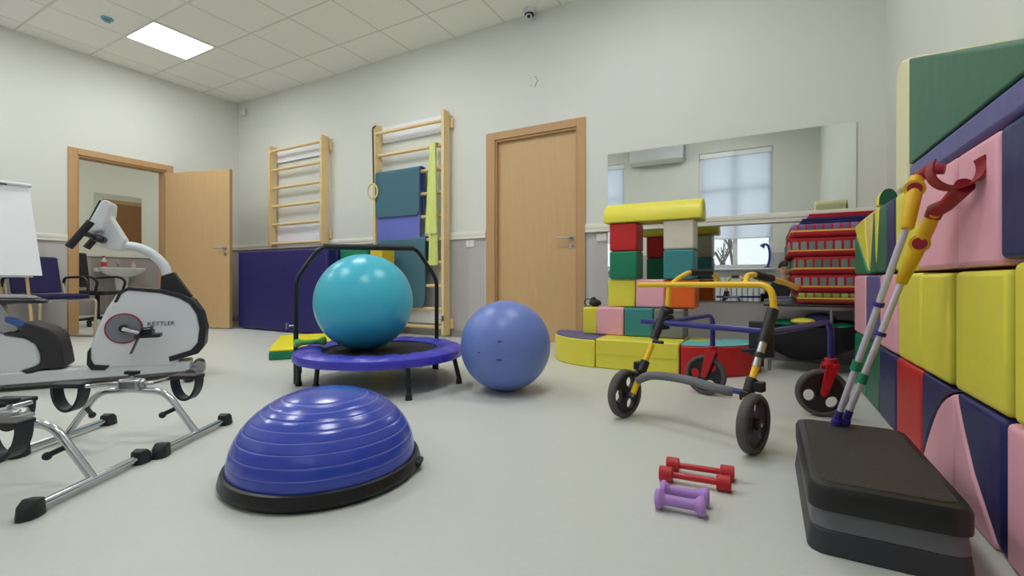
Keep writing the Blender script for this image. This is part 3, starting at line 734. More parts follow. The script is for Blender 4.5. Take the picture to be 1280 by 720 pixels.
bm = new_bm(); bx(bm, -.27, .27, 0, .44, 0, .2); obj('side_cover', bm, YEL, t, bevel=.012, seg=3)
bm = new_bm(); bx(bm, -.27, .27, -.0035, -.0005, .1, .103); obj('seam', bm, YEL, t)
ring_piece(-.465, 3.46, .44, PI*1.5, PI*2.02, .2, .195, RED, CYA, 'quarter-ring base piece with red side and cyan top, right foot of the tower')
t = thing('foam_disc', 'yellow quarter-round cushion inside the red and cyan base piece', 'foam block', (-.465, 3.46, 0))
bm = new_bm(); prism(bm, [(.195*math.cos(a), .195*math.sin(a), 0) for a in [PI*1.5+PI*.5*i/14 for i in range(15)]]+[(0, 0, 0)], (0, 0, .19)); obj('side_cover', bm, YEL, t, bevel=.008)
bm = new_bm(); prism(bm, [(.18*math.cos(a)+.004, .18*math.sin(a)-.004, .1905) for a in [PI*1.52+PI*.46*i/14 for i in range(15)]]+[(.006, -.006, .1905)], (0, 0, .003)); obj('top_cover', bm, YEL, t)
cube(-1.20, 3.28, .196, YEL, 'narrow yellow block standing left of the pink one on the purple base', .115, .2, .2)
cube(-1.083, 3.243, .201, PNK, 'pink cube in the lowest cube row, right of the narrow yellow block')
cube(-.88, 3.243, .201, TEA, 'teal cube in the lowest cube row of the tower')
cube(-.677, 3.243, .201, GRY, 'grey cube in the lowest cube row behind the walking frame')
cube(-1.013, 3.29, .402, YEL, 'yellow cube in the second cube row')
cube(-.811, 3.29, .402, PNK, 'pink cube in the second cube row between yellow and orange')
cube(-.611, 3.29, .402, ORG, 'orange cube in the second cube row')
cube(-.995, 3.27, .603, GRN, 'green cube, foot of the left pillar of the tower')
cube(-.995, 3.27, .804, RED, 'red cube on the green one, left pillar of the tower')
cube(-.618, 3.27, .603, TEA, 'teal cube, foot of the right pillar of the tower')
cube(-.618, 3.27, .804, CRM, 'cream white cube on the teal one, right pillar of the tower')
t = half_round(0, .66, 0, YEL, YEL, 'yellow half-round lintel bridging the two pillars of the tower', .24, .145)
t.location = (-.702-.0, 3.25+.24, 1.005); t.rotation_euler = (0, 0, -PI/2); t.name = 'foam_half_round'
# small black thing on the narrow yellow block
t = thing('black_pouch', 'small black pouch with a looped strap on the narrow yellow block', 'pouch', (-1.13, 3.36, .396))
bm = new_bm(); ell(bm, (.0, 0, .028), (.045, .06, .028)); ell(bm, (-.02, .02, .05), (.022, .03, .022)); obj('pouch_body', bm, rubber, t)
bm = new_bm(); tube(bm, [(-.03+.028*math.cos(a)-.02, -.02, .03+.028*math.sin(a)) for a in [2*PI*i/16 for i in range(16)]], .004, 8, closed=True); obj('strap', bm, black, t)

# =====================================================================  LOW TABLE WITH TEXTILES
t = thing('low_table', 'low dark-topped table with metal legs against the mirror', 'table', (.32, 3.70, 0))
bm = new_bm(); bx(bm, -.335, .34, -.22, .22, .425, .44); obj('tabletop', bm, mat('table_dark', (46, 44, 46), .5), t, bevel=.003)
for x, y in ((-.30, -.19), (.04, -.19), (-.30, .19), (.3, .19)):
    bm = new_bm(); cyl(bm, (x, y, 0), (x, y, .425), .009, 12); obj('leg', bm, steel, t)
bm = new_bm(); bx(bm, -.30, .3, -.2, -.19, .405, .425); obj('apron', bm, steel, t)
# folded red patterned blankets
def blanket_mat(name, base, cell, stripe, off):
    m = mat(name, base, .85); nt, b = nodes_of(m); s, tc = xyz(nt)
    u_ = mathn(nt, 'ADD', mathn(nt, 'MULTIPLY', s[0], 22), off); u2 = mathn(nt, 'ADD', mathn(nt, 'MULTIPLY', s[1], 22), off)
    c1 = mathn(nt, 'MULTIPLY', mathn(nt, 'GREATER_THAN', mathn(nt, 'FRACT', u_), .30), mathn(nt, 'GREATER_THAN', mathn(nt, 'FRACT', u2), .0))
    zz = s[2]
    band_ = mathn(nt, 'MULTIPLY', mathn(nt, 'GREATER_THAN', zz, .046), mathn(nt, 'LESS_THAN', zz, .096))
    wn = nt.nodes.new('ShaderNodeTexWhiteNoise'); wn.noise_dimensions = '1D'; nt.links.new(mathn(nt, 'FLOOR', u_), wn.inputs['W'])
    cellc = mixn(nt, wn.outputs[0], srgb(cell)+(1,), srgb(tuple(min(255, v*1.35) for v in cell))+(1,))
    col = mixn(nt, mathn(nt, 'MULTIPLY', c1, band_), srgb(base)+(1,), cellc)
    st = mathn(nt, 'MULTIPLY', mathn(nt, 'GREATER_THAN', zz, .034), mathn(nt, 'LESS_THAN', zz, .044))
    nt.links.new(mixn(nt, st, col, srgb(stripe)+(1,)), b.inputs['Base Color']); return m
bl1 = blanket_mat('weave_red_green', (164, 24, 38), (92, 112, 96), (226, 190, 90), 0)
bl2 = blanket_mat('weave_red_grey', (166, 24, 36), (120, 124, 124), (224, 176, 84), .4)
bl3 = blanket_mat('weave_red_violet', (190, 30, 44), (104, 86, 130), (230, 196, 96), .7)
def blanket(z, h, x0, x1, m, label, y0=3.50, y1=3.90, layers=2):
    t = thing('folded_blanket', label, 'blanket', ((x0+x1)/2, (y0+y1)/2, z), 0, 'folded red blankets on the low table'); w = (x1-x0)/2; d = (y1-y0)/2
    nl = layers
    for i in range(nl):
        a = h*i/nl; b_ = h*(i+1)/nl-.001
        bm = new_bm(); bx(bm, -w+random.uniform(0, .006), w-random.uniform(0, .006), -d+random.uniform(0, .008), d, a, b_)
        o = obj('fold', bm, m, t, bevel=min(.02, (b_-a)*.3), seg=4)
    return t
z = .441
for i, (h, xa, m, lb) in enumerate(((.075, .175, blanket_mat('weave_yellow_green', (150, 60, 40), (120, 140, 70), (226, 200, 80), .2), 'folded blanket with green and yellow pattern at the bottom of the red stack'),
        (.115, .150, bl2, 'folded red blanket with grey squares, second from the bottom of the stack'), (.115, .150, bl1, 'folded red blanket with green squares, third from the bottom of the stack'),
        (.125, .125, bl2, 'folded red blanket with pale squares, fourth from the bottom of the stack'), (.085, .135, bl3, 'folded red blanket with violet and yellow pattern, below the navy cloth'))):
    blanket(z, h, xa, .64, m, lb, layers=1); z += h
blanket(z, .04, .20, .62, mat('cloth_navy', (34, 34, 88), .85, bump=.5, bscale=20), 'folded navy cloth near the top of the red stack', 3.54, 3.88); z += .04
blanket(z, .03, .24, .63, mat('cloth_red', (176, 26, 52), .85, bump=.5, bscale=20), 'folded crimson cloth on top of the stack', 3.56, 3.87)
# black sling bag with cushions under the table
t = thing('storage_bag', 'open black cloth bag filled with coloured cushions under the low table', 'bag', (.27, 3.62, .0))
def sag(p, r, h, a): return Vector((p.x*1.35, p.y*.85, p.z+.05*math.sin(a+.6)*(1 if h < .3 else .4)))
bm = new_bm(); lathe(bm, [(0, .115), (.12, .125), (.18, .165), (.205, .23), (.2, .31), (.19, .31), (.195, .235), (.17, .18), (0, .15)], n=40, fn=sag); obj('sling', bm, mat('cloth_black', (24, 24, 28), .85, bump=.5, bscale=18), t)
for x in (-.29, .29):
    bm = new_bm(); cyl(bm, (x, 0, .0), (x, 0, .31), .008); obj('stand_leg', bm, black_m, t)
for (x, y, z_, sx, sy, sz, m, lb) in ((.21, 3.52, .31, .07, .06, .022, YEL, 'small yellow cushion on top of the black bag'), (.31, 3.64, .325, .09, .08, .035, PUR, 'purple cushion in the black bag under the table'),
        (.12, 3.62, .285, .09, .10, .03, GRN, 'green cushion at the left of the black bag under the table'), (.43, 3.60, .275, .07, .10, .03, GRN, 'green cushion at the right of the black bag under the table')):
    bm = new_bm(); ell(bm, (0, 0, 0), (sx, sy, sz), 24, 12); o = obj('cushion', bm, m); o.location = (x, y, z_+.02); tag(o, lb, 'cushion', 'cushions in the black bag')

# =====================================================================  WALKING FRAME
W1 = Vector((-.539, 2.002, 0)); av = Vector((.926, -.37, 0)).normalized(); bv = Vector((.37, .926, 0)).normalized()
wt = thing('walking_frame', 'yellow and blue four-wheeled walking frame with black grips', 'walker', tuple(W1), math.atan2(av.y, av.x))
# local axes: x = across (wheel to wheel), y = forward
def Wl(px, py, a=None, b=None, z=None):
    """local point on the measured direction at a given a, b or z"""
    x, y = ray(px); o = -W1; e1 = Vector((x, y, 0))
    if z is not None:
        t_ = (EYE-z)*F0/(py-HY)
    elif a is not None: t_ = (a+W1.dot(av))/(e1.dot(av))
    else: t_ = (b+W1.dot(bv))/(e1.dot(bv))
    P = e1*t_-W1; return Vector((P.dot(av), P.dot(bv), EYE+(HY-py)*t_/F0))
yelT = mat('tube_yellow', (242, 196, 26), .3, coat=.3); bluT = mat('tube_blue', (38, 36, 128), .28, coat=.3); redF = mat('fork_red', (188, 22, 38), .35)
foam = mat('foam_grey', (112, 112, 116), .8, bump=.3, bscale=90); tyre = mat('tyre_grey', (86, 82, 82), .75); hubm = mat('wheel_black', (24, 24, 27), .5)
def disc_with_holes(R, holes, th):
    cu = bpy.data.curves.new('wd', 'CURVE'); cu.dimensions = '2D'; cu.fill_mode = 'BOTH'; cu.extrude = th/2
    def loop(cx, cy, rx, ry, rot, n=28):
        sp = cu.splines.new('POLY'); sp.points.add(n-1); sp.use_cyclic_u = True
        for i in range(n):
            a = 2*PI*i/n; x = rx*math.cos(a); y = ry*math.sin(a)
            sp.points[i].co = (cx+x*math.cos(rot)-y*math.sin(rot), cy+x*math.sin(rot)+y*math.cos(rot), 0, 1)
    loop(0, 0, R, R, 0, 48)
    for h in holes: loop(*h)
    ob = bpy.data.objects.new('wd', cu); C.objects.link(ob); bpy.context.view_layer.update()
    me = bpy.data.meshes.new_from_object(ob.evaluated_get(bpy.context.evaluated_depsgraph_get())); bpy.data.objects.remove(ob); return me
WR = .103
hub_me = disc_with_holes(.086, [(.053*math.cos(a), .053*math.sin(a), .0235, .026, a) for a in [PI/4+i*2*PI/3 for i in range(3)]], .018)
hub_me.materials.append(hubm)
bm = new_bm(); lathe(bm, [(.084, -.016), (.097, -.017), (.103, -.009), (.103, .009), (.097, .017), (.084, .016), (.084, -.016)], n=48); bmesh.ops.recalc_face_normals(bm, faces=bm.faces)
tyre_me = bpy.data.meshes.new('tyre'); bm.to_mesh(tyre_me); bm.free(); tyre_me.materials.append(tyre); tyre_me.shade_smooth()
def wheel(parent, c, axis_dir, roll=0.0):
    h = bpy.data.objects.new('wheel', hub_me); C.objects.link(h); h.parent = parent; h.location = c
    q = Vector(axis_dir).to_track_quat('Z', 'Y'); h.rotation_mode = 'QUATERNION'; h.rotation_quaternion = q @ Matrix.Rotation(roll, 3, 'Z').to_quaternion()
    ty = bpy.data.objects.new('tyre', tyre_me); C.objects.link(ty); ty.parent = h
    bm = new_bm(); lathe(bm, [(.0, -.022), (.018, -.022), (.02, -.012), (.02, .012), (.018, .022), (0, .022)], n=20); obj('hub', bm, hubm, h)
    for a_, b_ in ((-.0275, -.0225), (.0225, .0275)):
        bm = new_bm(); lathe(bm, [(.0, a_), (.007, a_), (.007, b_), (0, b_)], n=10); obj('axle_nut', bm, steel, h)
dW2 = Vector((-.0374, 1.79, 0))-W1; w2 = Vector((dW2.dot(av), dW2.dot(bv), 0))
dW3 = Vector((-.276, 2.597, 0))-W1; w3 = Vector((dW3.dot(av), dW3.dot(bv), 0))
dW4 = Vector((.2134, 2.429, 0))-W1; w4 = Vector((dW4.dot(av), dW4.dot(bv), 0))
wheel(wt, (0, 0, WR), (1, 0, 0), .3); wheel(wt, (w2.x, w2.y, WR), (1, 0, 0), .6)
def todir(v): v = Vector(v); return Vector((v.dot(av), v.dot(bv), v.z))
camdir3 = todir((-.25, -1, 0)).normalized(); wheel(wt, (w3.x, w3.y, WR), camdir3, .2)
camdir4 = todir((.25, -1, 0)).normalized(); wheel(wt, (w4.x, w4.y, WR), camdir4, .5)
# rear legs (yellow) leaning forward
l1b = Vector((.042, .0, .11)); l1t = Vector((.078, .215, .50)); l2b = Vector((w2.x-.045, w2.y, .11)); l2t = Vector((w2.x-.015, w2.y+.21, .50))
def lerp(a, b_, f): return Vector(a).lerp(Vector(b_), f)
for lb, ltop in ((l1b, l1t), (l2b, l2t)):
    bm = new_bm(); cyl(bm, lb, lerp(lb, ltop, .52), .0125, 16); obj('lower_leg_tube', bm, yelT, wt)
    bm = new_bm(); s = 1 if lb.x > .2 else -1; cyl(bm, (lb.x, lb.y, WR), (lb.x+s*.02, lb.y, WR), .008, 10); obj('axle_bolt', bm, steel, wt)
    bm = new_bm(); a = lerp(lb, ltop, .22); b2 = lerp(lb, ltop, .34); cyl(bm, a, b2, .02, 16); obox(bm, lerp(a, b2, .5)+Vector((-.028 if lb.x < .2 else .03, .005, .0)), (.03, .035, .035)); obj('height_clamp', bm, black, wt, bevel=.003)
    if lb.x > .2:
        bm = new_bm(); cyl(bm, lerp(lb, ltop, .44), lerp(lb, ltop, .66), .0145, 16); obj('chrome_sleeve', bm, steel, wt)
        bm = new_bm(); cyl(bm, lerp(lb, ltop, .52), lerp(lb, ltop, .56), .019, 16); obj('sleeve_collar', bm, black, wt)
        bm = new_bm(); cyl(bm, lerp(lb, ltop, .66), lerp(lb, ltop, .96), .0205, 16); obj('leg_sheath', bm, black, wt)
    else:
        bm = new_bm(); cyl(bm, lerp(lb, ltop, .58), lerp(lb, ltop, .93), .019, 16); obj('leg_sheath', bm, black, wt)
        bm = new_bm(); cyl(bm, lerp(lb, ltop, .55), lerp(lb, ltop, .55)+Vector((.05, 0, 0)), .007, 10); obj('clamp_lever', bm, black, wt)
# yellow upper frame: back bar and rising legs
top = [Vector((-.068, .19, .572)), Vector((.0, .215, .574)), Vector((w2.x-.03, w2.y+.225, .578)), l2t-Vector((0, .0, .03))]
bm = new_bm(); tube(bm, fillet(top, .05, 8), .0125, 16); obj('back_bar', bm, yelT, wt)
bm = new_bm(); cyl(bm, l1t-Vector((0, .008, .03)), (.078, .222, .573), .0125, 16); obj('riser_tube', bm, yelT, wt)
lh = [Vector((.075, .222, .565)), Vector((.078, .30, .605)), Vector((.07, .40, .632)), Vector((.085, .60, .632)), Vector((.085, .66, .60)), Vector((.07, .66, .57))]
rh = [Vector((w2.x-.13, w2.y+.235, .58)), Vector((w2.x-.145, w2.y+.28, .615)), Vector((w2.x-.14, w2.y+.33, .618)), Vector((w2.x-.13, w2.y+.50, .600)), Vector((w2.x-.12, w2.y+.66, .575)), Vector((w2.x-.12, w2.y+.74, .560))]
for h, g0, g1 in ((lh, 2, 3), (rh, 2, 3)):
    bm = new_bm(); tube(bm, fillet(h, .03), .0115, 14); obj('handle_tube', bm, yelT, wt)
    bm = new_bm(); a, b2 = h[g0], h[g1]; d = (b2-a).normalized(); tube(bm, [a+d*.01, a+d*.02, b2-d*.02, b2-d*.01], [.014, .0175, .0175, .014], 14); obj('grip', bm, rubber, wt)
bm = new_bm(); a = rh[-1]; d = (rh[-1]-rh[-2]).normalized(); cyl(bm, a-d*.004, a+d*.018, .0145, 14); obj('end_cap', bm, redF, wt)
# blue lower frame
zb = .405
pb = [Vector((-.02, .15, zb)), Vector((.06, .17, zb)), Vector((w2.x-.03, w2.y+.165, zb))]
bm = new_bm(); tube(bm, pb, .0125, 14); obj('cross_tube', bm, bluT, wt)
def front(w, p0, dirv):
    st = w-Vector(dirv)*.035
    P = [p0, Vector((st.x, st.y-.03, zb+.012)), Vector((st.x, st.y, zb)), Vector((st.x, st.y, .27))]
    P = [p0, Vector((st.x, st.y, zb+.01)), Vector((st.x, st.y, .25))]
    bm = new_bm(); tube(bm, fillet(P, .06, 8), .0125, 14); obj('side_tube', bm, bluT, wt)
    # caster fork
    ax = Vector(dirv).cross(Vector((0, 0, 1))).normalized()
    bm = new_bm(); cyl(bm, (st.x, st.y, .222), (st.x, st.y, .256), .024, 18)
    f = Vector(dirv).normalized(); 
    for s in (-1, 1):
        a = Vector((st.x, st.y, .235)); hubp = Vector((w.x, w.y, WR)); n_ = ax*s*.024
        q = [a+n_-f*.028, a+n_+f*.026+Vector((0, 0, -.0)), hubp+n_+f*.016+Vector((0, 0, .0)), hubp+n_-Vector((0, 0, .016)), hubp+n_-f*.016]
        prism(bm, q, ax*s*.006)
    obox(bm, (st.x, st.y, .226), (.05, .05, .012)); obj('caster_fork', bm, redF, wt, bevel=.003)
# trailing directions lie in each wheel's own plane
f3 = camdir3.cross(Vector((0, 0, 1))).normalized(); f4 = camdir4.cross(Vector((0, 0, 1))).normalized()
if f3.x > 0: f3 = -f3
if f4.x > 0: f4 = -f4
front(w3, Vector((.06, .17, zb-.004)), f3); front(w4, Vector((w2.x-.02, w2.y+.17, zb-.004)), f4)
# grey padded low bar
P = catmull([(.05, .02, .165), (.12, .03, .195), (.26, .035, .202), (.40, .03, .190), (w2.x-.10, w2.y+.06, .185)], 6)
bm = new_bm(); tube(bm, P, .0175, 16); obj('padded_bar', bm, foam, wt)
bm = new_bm(); cyl(bm, (w2.x-.11, w2.y+.058, .19), (w2.x-.045, w2.y+.05, .192), .011, 12); obj('low_bar_end', bm, bluT, wt)
for px_ in (.043, w2.x-.045):
    bm = new_bm(); yv = .03 if px_ < .1 else w2.y+.045; obox(bm, (px_, yv, .185), (.035, .04, .035)); obj('bar_bracket', bm, black, wt, bevel=.005)
# black joint brackets
bm = new_bm(); lathe(bm, [(.028, -.012), (.03, 0), (.028, .012)], c=(.078, .20, .455), n=20); lathe(bm, [(.034, -.008), (.036, 0), (.03, .01)], c=(.077, .20, .428), n=20); obox(bm, (.072, .18, .40), (.04, .05, .05)); obj('joint_bracket', bm, black, wt, bevel=.004)
bm = new_bm(); obox(bm, (w2.x-.048, w2.y+.18, .375), (.085, .03, .135)); obj('folding_bracket', bm, black, wt, bevel=.006)
bm = new_bm(); cyl(bm, (w2.x-.05, w2.y+.165, .33), (w2.x-.105, w2.y+.14, .33), .008, 12); obj('release_knob', bm, black, wt)

# =====================================================================  STEP AND CRUTCHES
t = thing('aerobic_step', 'black and grey plastic aerobic step beside the wall of soft blocks', 'step platform', (.222, 1.49, 0))
def rr(x0, x1, y0, y1, r, n=5):
    P = []
    for cx, cy, a0 in ((x1-r, y1-r, 0), (x0+r, y1-r, PI/2), (x0+r, y0+r, PI), (x1-r, y0+r, 1.5*PI)):
        P += [(cx+r*math.cos(a0+PI/2*i/n), cy+r*math.sin(a0+PI/2*i/n)) for i in range(n+1)]
    return P
def loft(bm, secs):
    rings = [[bm.verts.new((x, y, z)) for x, y in P] for P, z in secs]
    for a, b_ in zip(rings, rings[1:]):
        for k in range(len(a)): bm.faces.new((a[k], a[(k+1) % len(a)], b_[(k+1) % len(a)], b_[k]))
    bm.faces.new(rings[0][::-1]); bm.faces.new(rings[-1])
hx_, hy_ = .1375, .28
bm = new_bm(); loft(bm, [(rr(-hx_-.004, hx_+.004, -hy_-.004, hy_+.004, .035), .0), (rr(-hx_+.002, hx_-.002, -hy_+.002, hy_-.002, .035), .052)]); obj('base_block', bm, mat('step_charcoal', (52, 52, 58), .5), t, bevel=.003)
bm = new_bm(); loft(bm, [(rr(-hx_+.002, hx_-.002, -hy_+.002, hy_-.002, .035), .0525), (rr(-hx_+.006, hx_-.006, -hy_+.006, hy_-.006, .035), .094)]); obj('grey_band', bm, mat('step_grey', (104, 104, 110), .5), t, bevel=.002)
bm = new_bm(); loft(bm, [(rr(-hx_-.002, hx_+.002, -hy_-.002, hy_+.002, .04), .0945), (rr(-hx_-.002, hx_+.002, -hy_-.002, hy_+.002, .04), .135), (rr(-hx_+.004, hx_-.004, -hy_+.004, hy_-.004, .035), .147), (rr(-hx_+.012, hx_-.012, -hy_+.012, hy_-.012, .03), .150)]); obj('deck', bm, mat('step_black', (30, 29, 30), .42), t)
bm = new_bm(); loft(bm, [(rr(-hx_+.02, hx_-.02, -hy_+.02, hy_-.02, .025), .1502), (rr(-hx_+.021, hx_-.021, -hy_+.021, hy_-.021, .025), .1525)]); obj('grip_surface', bm, mat('step_rubber', (48, 43, 38), .55, bump=.6, bscale=160), t)
# crutches
alu = mat('crutch_tube', (206, 200, 214), .4, .25); cy_ = mat('crutch_yellow', (232, 184, 20), .45); cr = mat('crutch_red', (150, 22, 36), .5); cg = mat('crutch_green', (18, 130, 88), .5); cp = mat('crutch_purple', (52, 40, 130), .5)
def crutch(label, foot, mid, grip_top, cuff_dir):
    foot, mid, gt = Vector(foot), Vector(mid), Vector(grip_top); t = thing('forearm_crutch', label, 'crutch', tuple(foot)); o_ = foot
    foot_, mid_, gt_ = Vector((0, 0, 0)), mid-o_, gt-o_; d = (mid_-foot_).normalized()
    bm = new_bm(); tube(bm, [d*.004, d*.02, d*.021, d*.05], [.014, .013, .0105, .010], 14); obj('ferrule', bm, cp, t)
    bm = new_bm(); cyl(bm, d*.03, mid_, .0085, 14); obj('shaft', bm, alu, t)
    L_ = mid_.length
    bm = new_bm(); cyl(bm, d*(L_*.30), d*(L_*.30+.03), .013, 14); obj('adjuster_collar', bm, cg, t)
    bm = new_bm(); cyl(bm, d*(L_*.62), d*(L_*.62+.012), .0135, 14); obj('clip', bm, cp, t)
    g = (gt_-mid_).normalized()
    bm = new_bm(); tube(bm, [mid_-g*.02, mid_-g*.015, mid_+g*.09, gt_], [.011, .015, .019, .016], 16); obj('upper_body', bm, cy_, t)
    c_ = mid_+g*.105; bm = new_bm(); n_ = (-Vector((c_+o_))+Vector((0, 0, EYE))).normalized(); 
    tube(bm, [c_-n_*.018, c_+n_*.016], .024, 20); obj('hinge_boss', bm, cy_, t)
    bm = new_bm(); tube(bm, [c_+n_*.0165, c_+n_*.021], .0165, 20); obj('hinge_cap', bm, cr, t)
    return t, gt_, g
foot1 = Vector((.208, 1.725, .1525)); m1 = PX(1129, 347, .345); g1 = PX(1167, 268, .395)
ct, gt_, g = crutch('yellow-handled forearm crutch with a red cuff, nearer of the two leaning on the soft blocks', foot1, m1, g1, None)
# red cuff and handle
q = PX(1206, 232, .415)-foot1
bm = new_bm(); tube(bm, [gt_-g*.01, gt_+g*.012, gt_.lerp(q, .45)+Vector((0, 0, -.006)), q], [.018, .02, .0165, .02], 16); obj('cuff_arm', bm, cr, ct)
bm = new_bm(); n=16; ctr = q+Vector((-.02, -.01, .04)); rows=[]
for i in range(n+1):
    a = -PI*.15+PI*1.3*i/n; ddir = Vector((math.cos(a)*.045, 0, -math.sin(a)*.045)); rows.append([bm.verts.new(ctr+ddir*f+Vector((0, yy_, 0))) for f, yy_ in ((1, -.03), (1, .03), (1.09, .03), (1.09, -.03))])
for a, b_ in zip(rows, rows[1:]):
    for k in range(4): bm.faces.new((a[k], a[(k+1) % 4], b_[(k+1) % 4], b_[k]))
bm.faces.new(rows[0]); bm.faces.new(rows[-1][::-1]); obj('forearm_cuff', bm, cr, ct)
foot2 = Vector((.185, 1.715, .1525)); m2 = PX(1135, 278, .33); g2 = PX(1146, 222, .36)
ct2, gt2, gg2 = crutch('forearm crutch with higher yellow handle, behind the red-cuffed one on the soft blocks', foot2, m2, g2, None)
bm = new_bm(); tube(bm, [gt2, gt2+Vector((.03, 0, .02)), gt2+Vector((.055, -.01, .015))], [.016, .017, .014], 14); obj('hand_grip', bm, cr, ct2)

# =====================================================================  MINI PEDAL EXERCISERS
def exerciser(label, origin, ph=1):
    """origin: floor centre in camera-aligned plan"""
    t = thing('pedal_exerciser', label, 'pedal exerciser', tuple(cw(*origin)), math.atan2(RY, RX), 'chrome pedal exercisers')
    hw, hl = .24, .185
    for s in (-1, 1):
        bm = new_bm(); cyl(bm, (s*hw, -hl+.03, .02), (s*hw, hl-.03, .02), .0115, 16); obj('floor_rail', bm, chrome, t)
        for e in (-1, 1):
            y1 = e*(hl-.035); y2 = e*(hl+.02)
            bm = new_bm(); secs = []
            rings = []
            for f, (hw_, z0, z1) in ((0, (.019, .0, .042)), (.45, (.025, .0, .046)), (.75, (.022, 0, .034)), (1, (.006, 0, .012))):
                y = y1+(y2-y1)*f; rings.append([bm.verts.new(p) for p in ((s*hw-hw_, y, z0), (s*hw+hw_, y, z0), (s*hw+hw_*.8, y, z1), (s*hw-hw_*.8, y, z1))])
            for a, b_ in zip(rings, rings[1:]):
                for k in range(4): bm.faces.new((a[k], a[(k+1) % 4], b_[(k+1) % 4], b_[k]))
            bm.faces.new(rings[0]); bm.faces.new(rings[-1]); obj('end_cap', bm, black, t, bevel=.003)
    for s in (-1, 1):
        P = fillet([(s*hw, .0, .024), (s*.125, 0, .178), (0, 0, .185)], .045, 8); bm = new_bm(); tube(bm, P, .0115, 16); obj('arch_tube', bm, chrome, t)
        bm = new_bm(); x = s*(.125+.35*(hw-.125)); cyl(bm, (x-s*.0, -.005, .115), (x-s*.03, -.02, .10), .008, 10); ell(bm, (x-s*.035, -.022, .096), .012, 12, 8); obj('leg_knob', bm, black, t)
    bm = new_bm(); obox(bm, (0, 0, .205), (.075, .05, .04)); cyl(bm, (-.05, 0, .208), (.05, 0, .208), .017, 16); obj('hub_housing', bm, steel, t, bevel=.008)
    bm = new_bm(); cyl(bm, (0, 0, .222), (0, 0, .245), .006, 10); obj('tension_screw', bm, chrome, t)
    bm = new_bm(); obox(bm, (0, 0, .249), (.052, .018, .014)); cyl(bm, (0, 0, .238), (0, 0, .246), .012, 14); obj('tension_knob', bm, black, t, bevel=.005)
    for s in (-1, 1):
        a = Vector((s*.05, 0, .208)); b_ = Vector((s*.078, s*ph*(.10 if ph > 0 else .135), .214-.006*s*ph)); 
        bm = new_bm(); tube(bm, fillet([a, a+Vector((s*.018, 0, 0)), b_, b_+Vector((s*.012, 0, 0))], .01), .0075, 10); obj('crank', bm, chrome, t)
        c_ = b_+Vector((s*.058, 0, 0))
        bm = new_bm(); obox(bm, c_+Vector((0, 0, .006)), (.108, .056, .016)); obj('pedal', bm, black, t, bevel=.005)
        bm = new_bm(); n = 18; rows = []
        for i in range(n+1):
            th = PI*i/n; w_ = .011; x = c_.x+.044*math.cos(th)*(1-.12*math.sin(th)); z = c_.z-.078*math.sin(th)**.8-.0; k_ = .9 if i in (0, n) else 1
            nx, nz = math.cos(th), -math.sin(th)
            rows.append([bm.verts.new((x+nx*d_, c_.y+e_, z+nz*d_)) for d_, e_ in ((0, -.02), (.0, .02), (.010*k_, .02), (.010*k_, -.02))])
        for a2, b3 in zip(rows, rows[1:]):
            for k in range(4): bm.faces.new((a2[k], a2[(k+1) % 4], b3[(k+1) % 4], b3[k]))
        bm.faces.new(rows[0]); bm.faces.new(rows[-1][::-1]); obj('foot_strap', bm, black, t)
    return t
exerciser('chrome pedal exerciser with black pedals, farther of the two in the left foreground', (-1.425, 1.735))
exerciser('chrome pedal exerciser cut off by the left edge, nearer of the two', (-1.45, 1.335), -1)

# =====================================================================  RECUMBENT BIKE
A = cw(-1.99, 2.82); D = Vector((.548, .836, 0)).normalized(); NN = Vector((-D.y, D.x, 0))
bk = thing('exercise_bike', 'white and black exercise bike with long base and upright console', 'exercise bike', (A.x, A.y, 0), math.atan2(D.y, D.x))
def B(px, py, w=0.0):
    x, y = ray(px); e1 = Vector((x, y, 0)); t_ = (A.dot(NN)+w)/e1.dot(NN); P = e1*t_-A
    return Vector((P.dot(D), w, EYE+(HY-py)*t_/F0))
def slab(name, pts, w0, th, m, parent, bevel=.01, seg=3):
    P = [B(px, py, w0) for px, py in pts]; bm = new_bm(); prism(bm, P, (0, th, 0)); return obj(name, bm, m, parent, bevel=bevel, seg=seg)
body = [(158, 361), (200, 365), (225, 371), (238, 378), (248, 393), (251.5, 412), (250, 428), (244, 438), (224, 445), (222, 458), (112, 462), (110, 440), (120, 412), (132, 387), (145, 368)]
slab('housing', body, 0, .17, whiteP, bk, .016)
tr1 = [(142, 378), (147, 367), (152, 361.5), (161, 359), (200, 361.5), (226, 367), (241, 375), (252.5, 391), (257.5, 411), (255.5, 432), (248, 442), (212, 452.5), (210.5, 446), (238, 438), (247, 428), (249.5, 410), (246, 393), (237, 380), (224, 372.5), (200, 366), (161, 362.5), (152, 366.5), (146, 378)]
slab('black_trim', tr1, -.006, .182, black, bk, .004)
slab('rear_foot_trim', [(113, 434), (109, 440), (108, 456), (114, 463), (131, 463), (137, 457), (118, 456), (113, 449)], -.006, .182, black, bk, .003)
# base beam
P0, P1 = B(0, 475), B(222, 461)
bm = new_bm(); bx(bm, P0.x-.1, .02, .004, .166, .035, .10); obj('base_beam', bm, whiteP, bk, bevel=.008)
bm = new_bm(); bx(bm, P0.x-.1, .02, .002, .168, .022, .0345); obj('beam_edge', bm, mat('beam_dark', (92, 92, 88), .5), bk, bevel=.002)
for x, s in ((.035, 1), (P0.x-.06, 1)):
    bm = new_bm(); cyl(bm, (x, -.12, .034), (x, .30, .034), .021, 18); obj('stabiliser', bm, greyP, bk)
    for y0, y1 in ((-.17, -.11), (.29, .35)):
        bm = new_bm(); tube(bm, [(x, y0, .034), (x, y0+.012, .034), (x, y1-.004, .034), (x, y1, .034)], [.026, .033, .033, .027], 18); obj('stabiliser_cap', bm, black, bk)
    bm = new_bm(); obox(bm, (x+.03, .085, .045), (.05, .11, .05)); obj('transport_mount', bm, greyP, bk, bevel=.006)
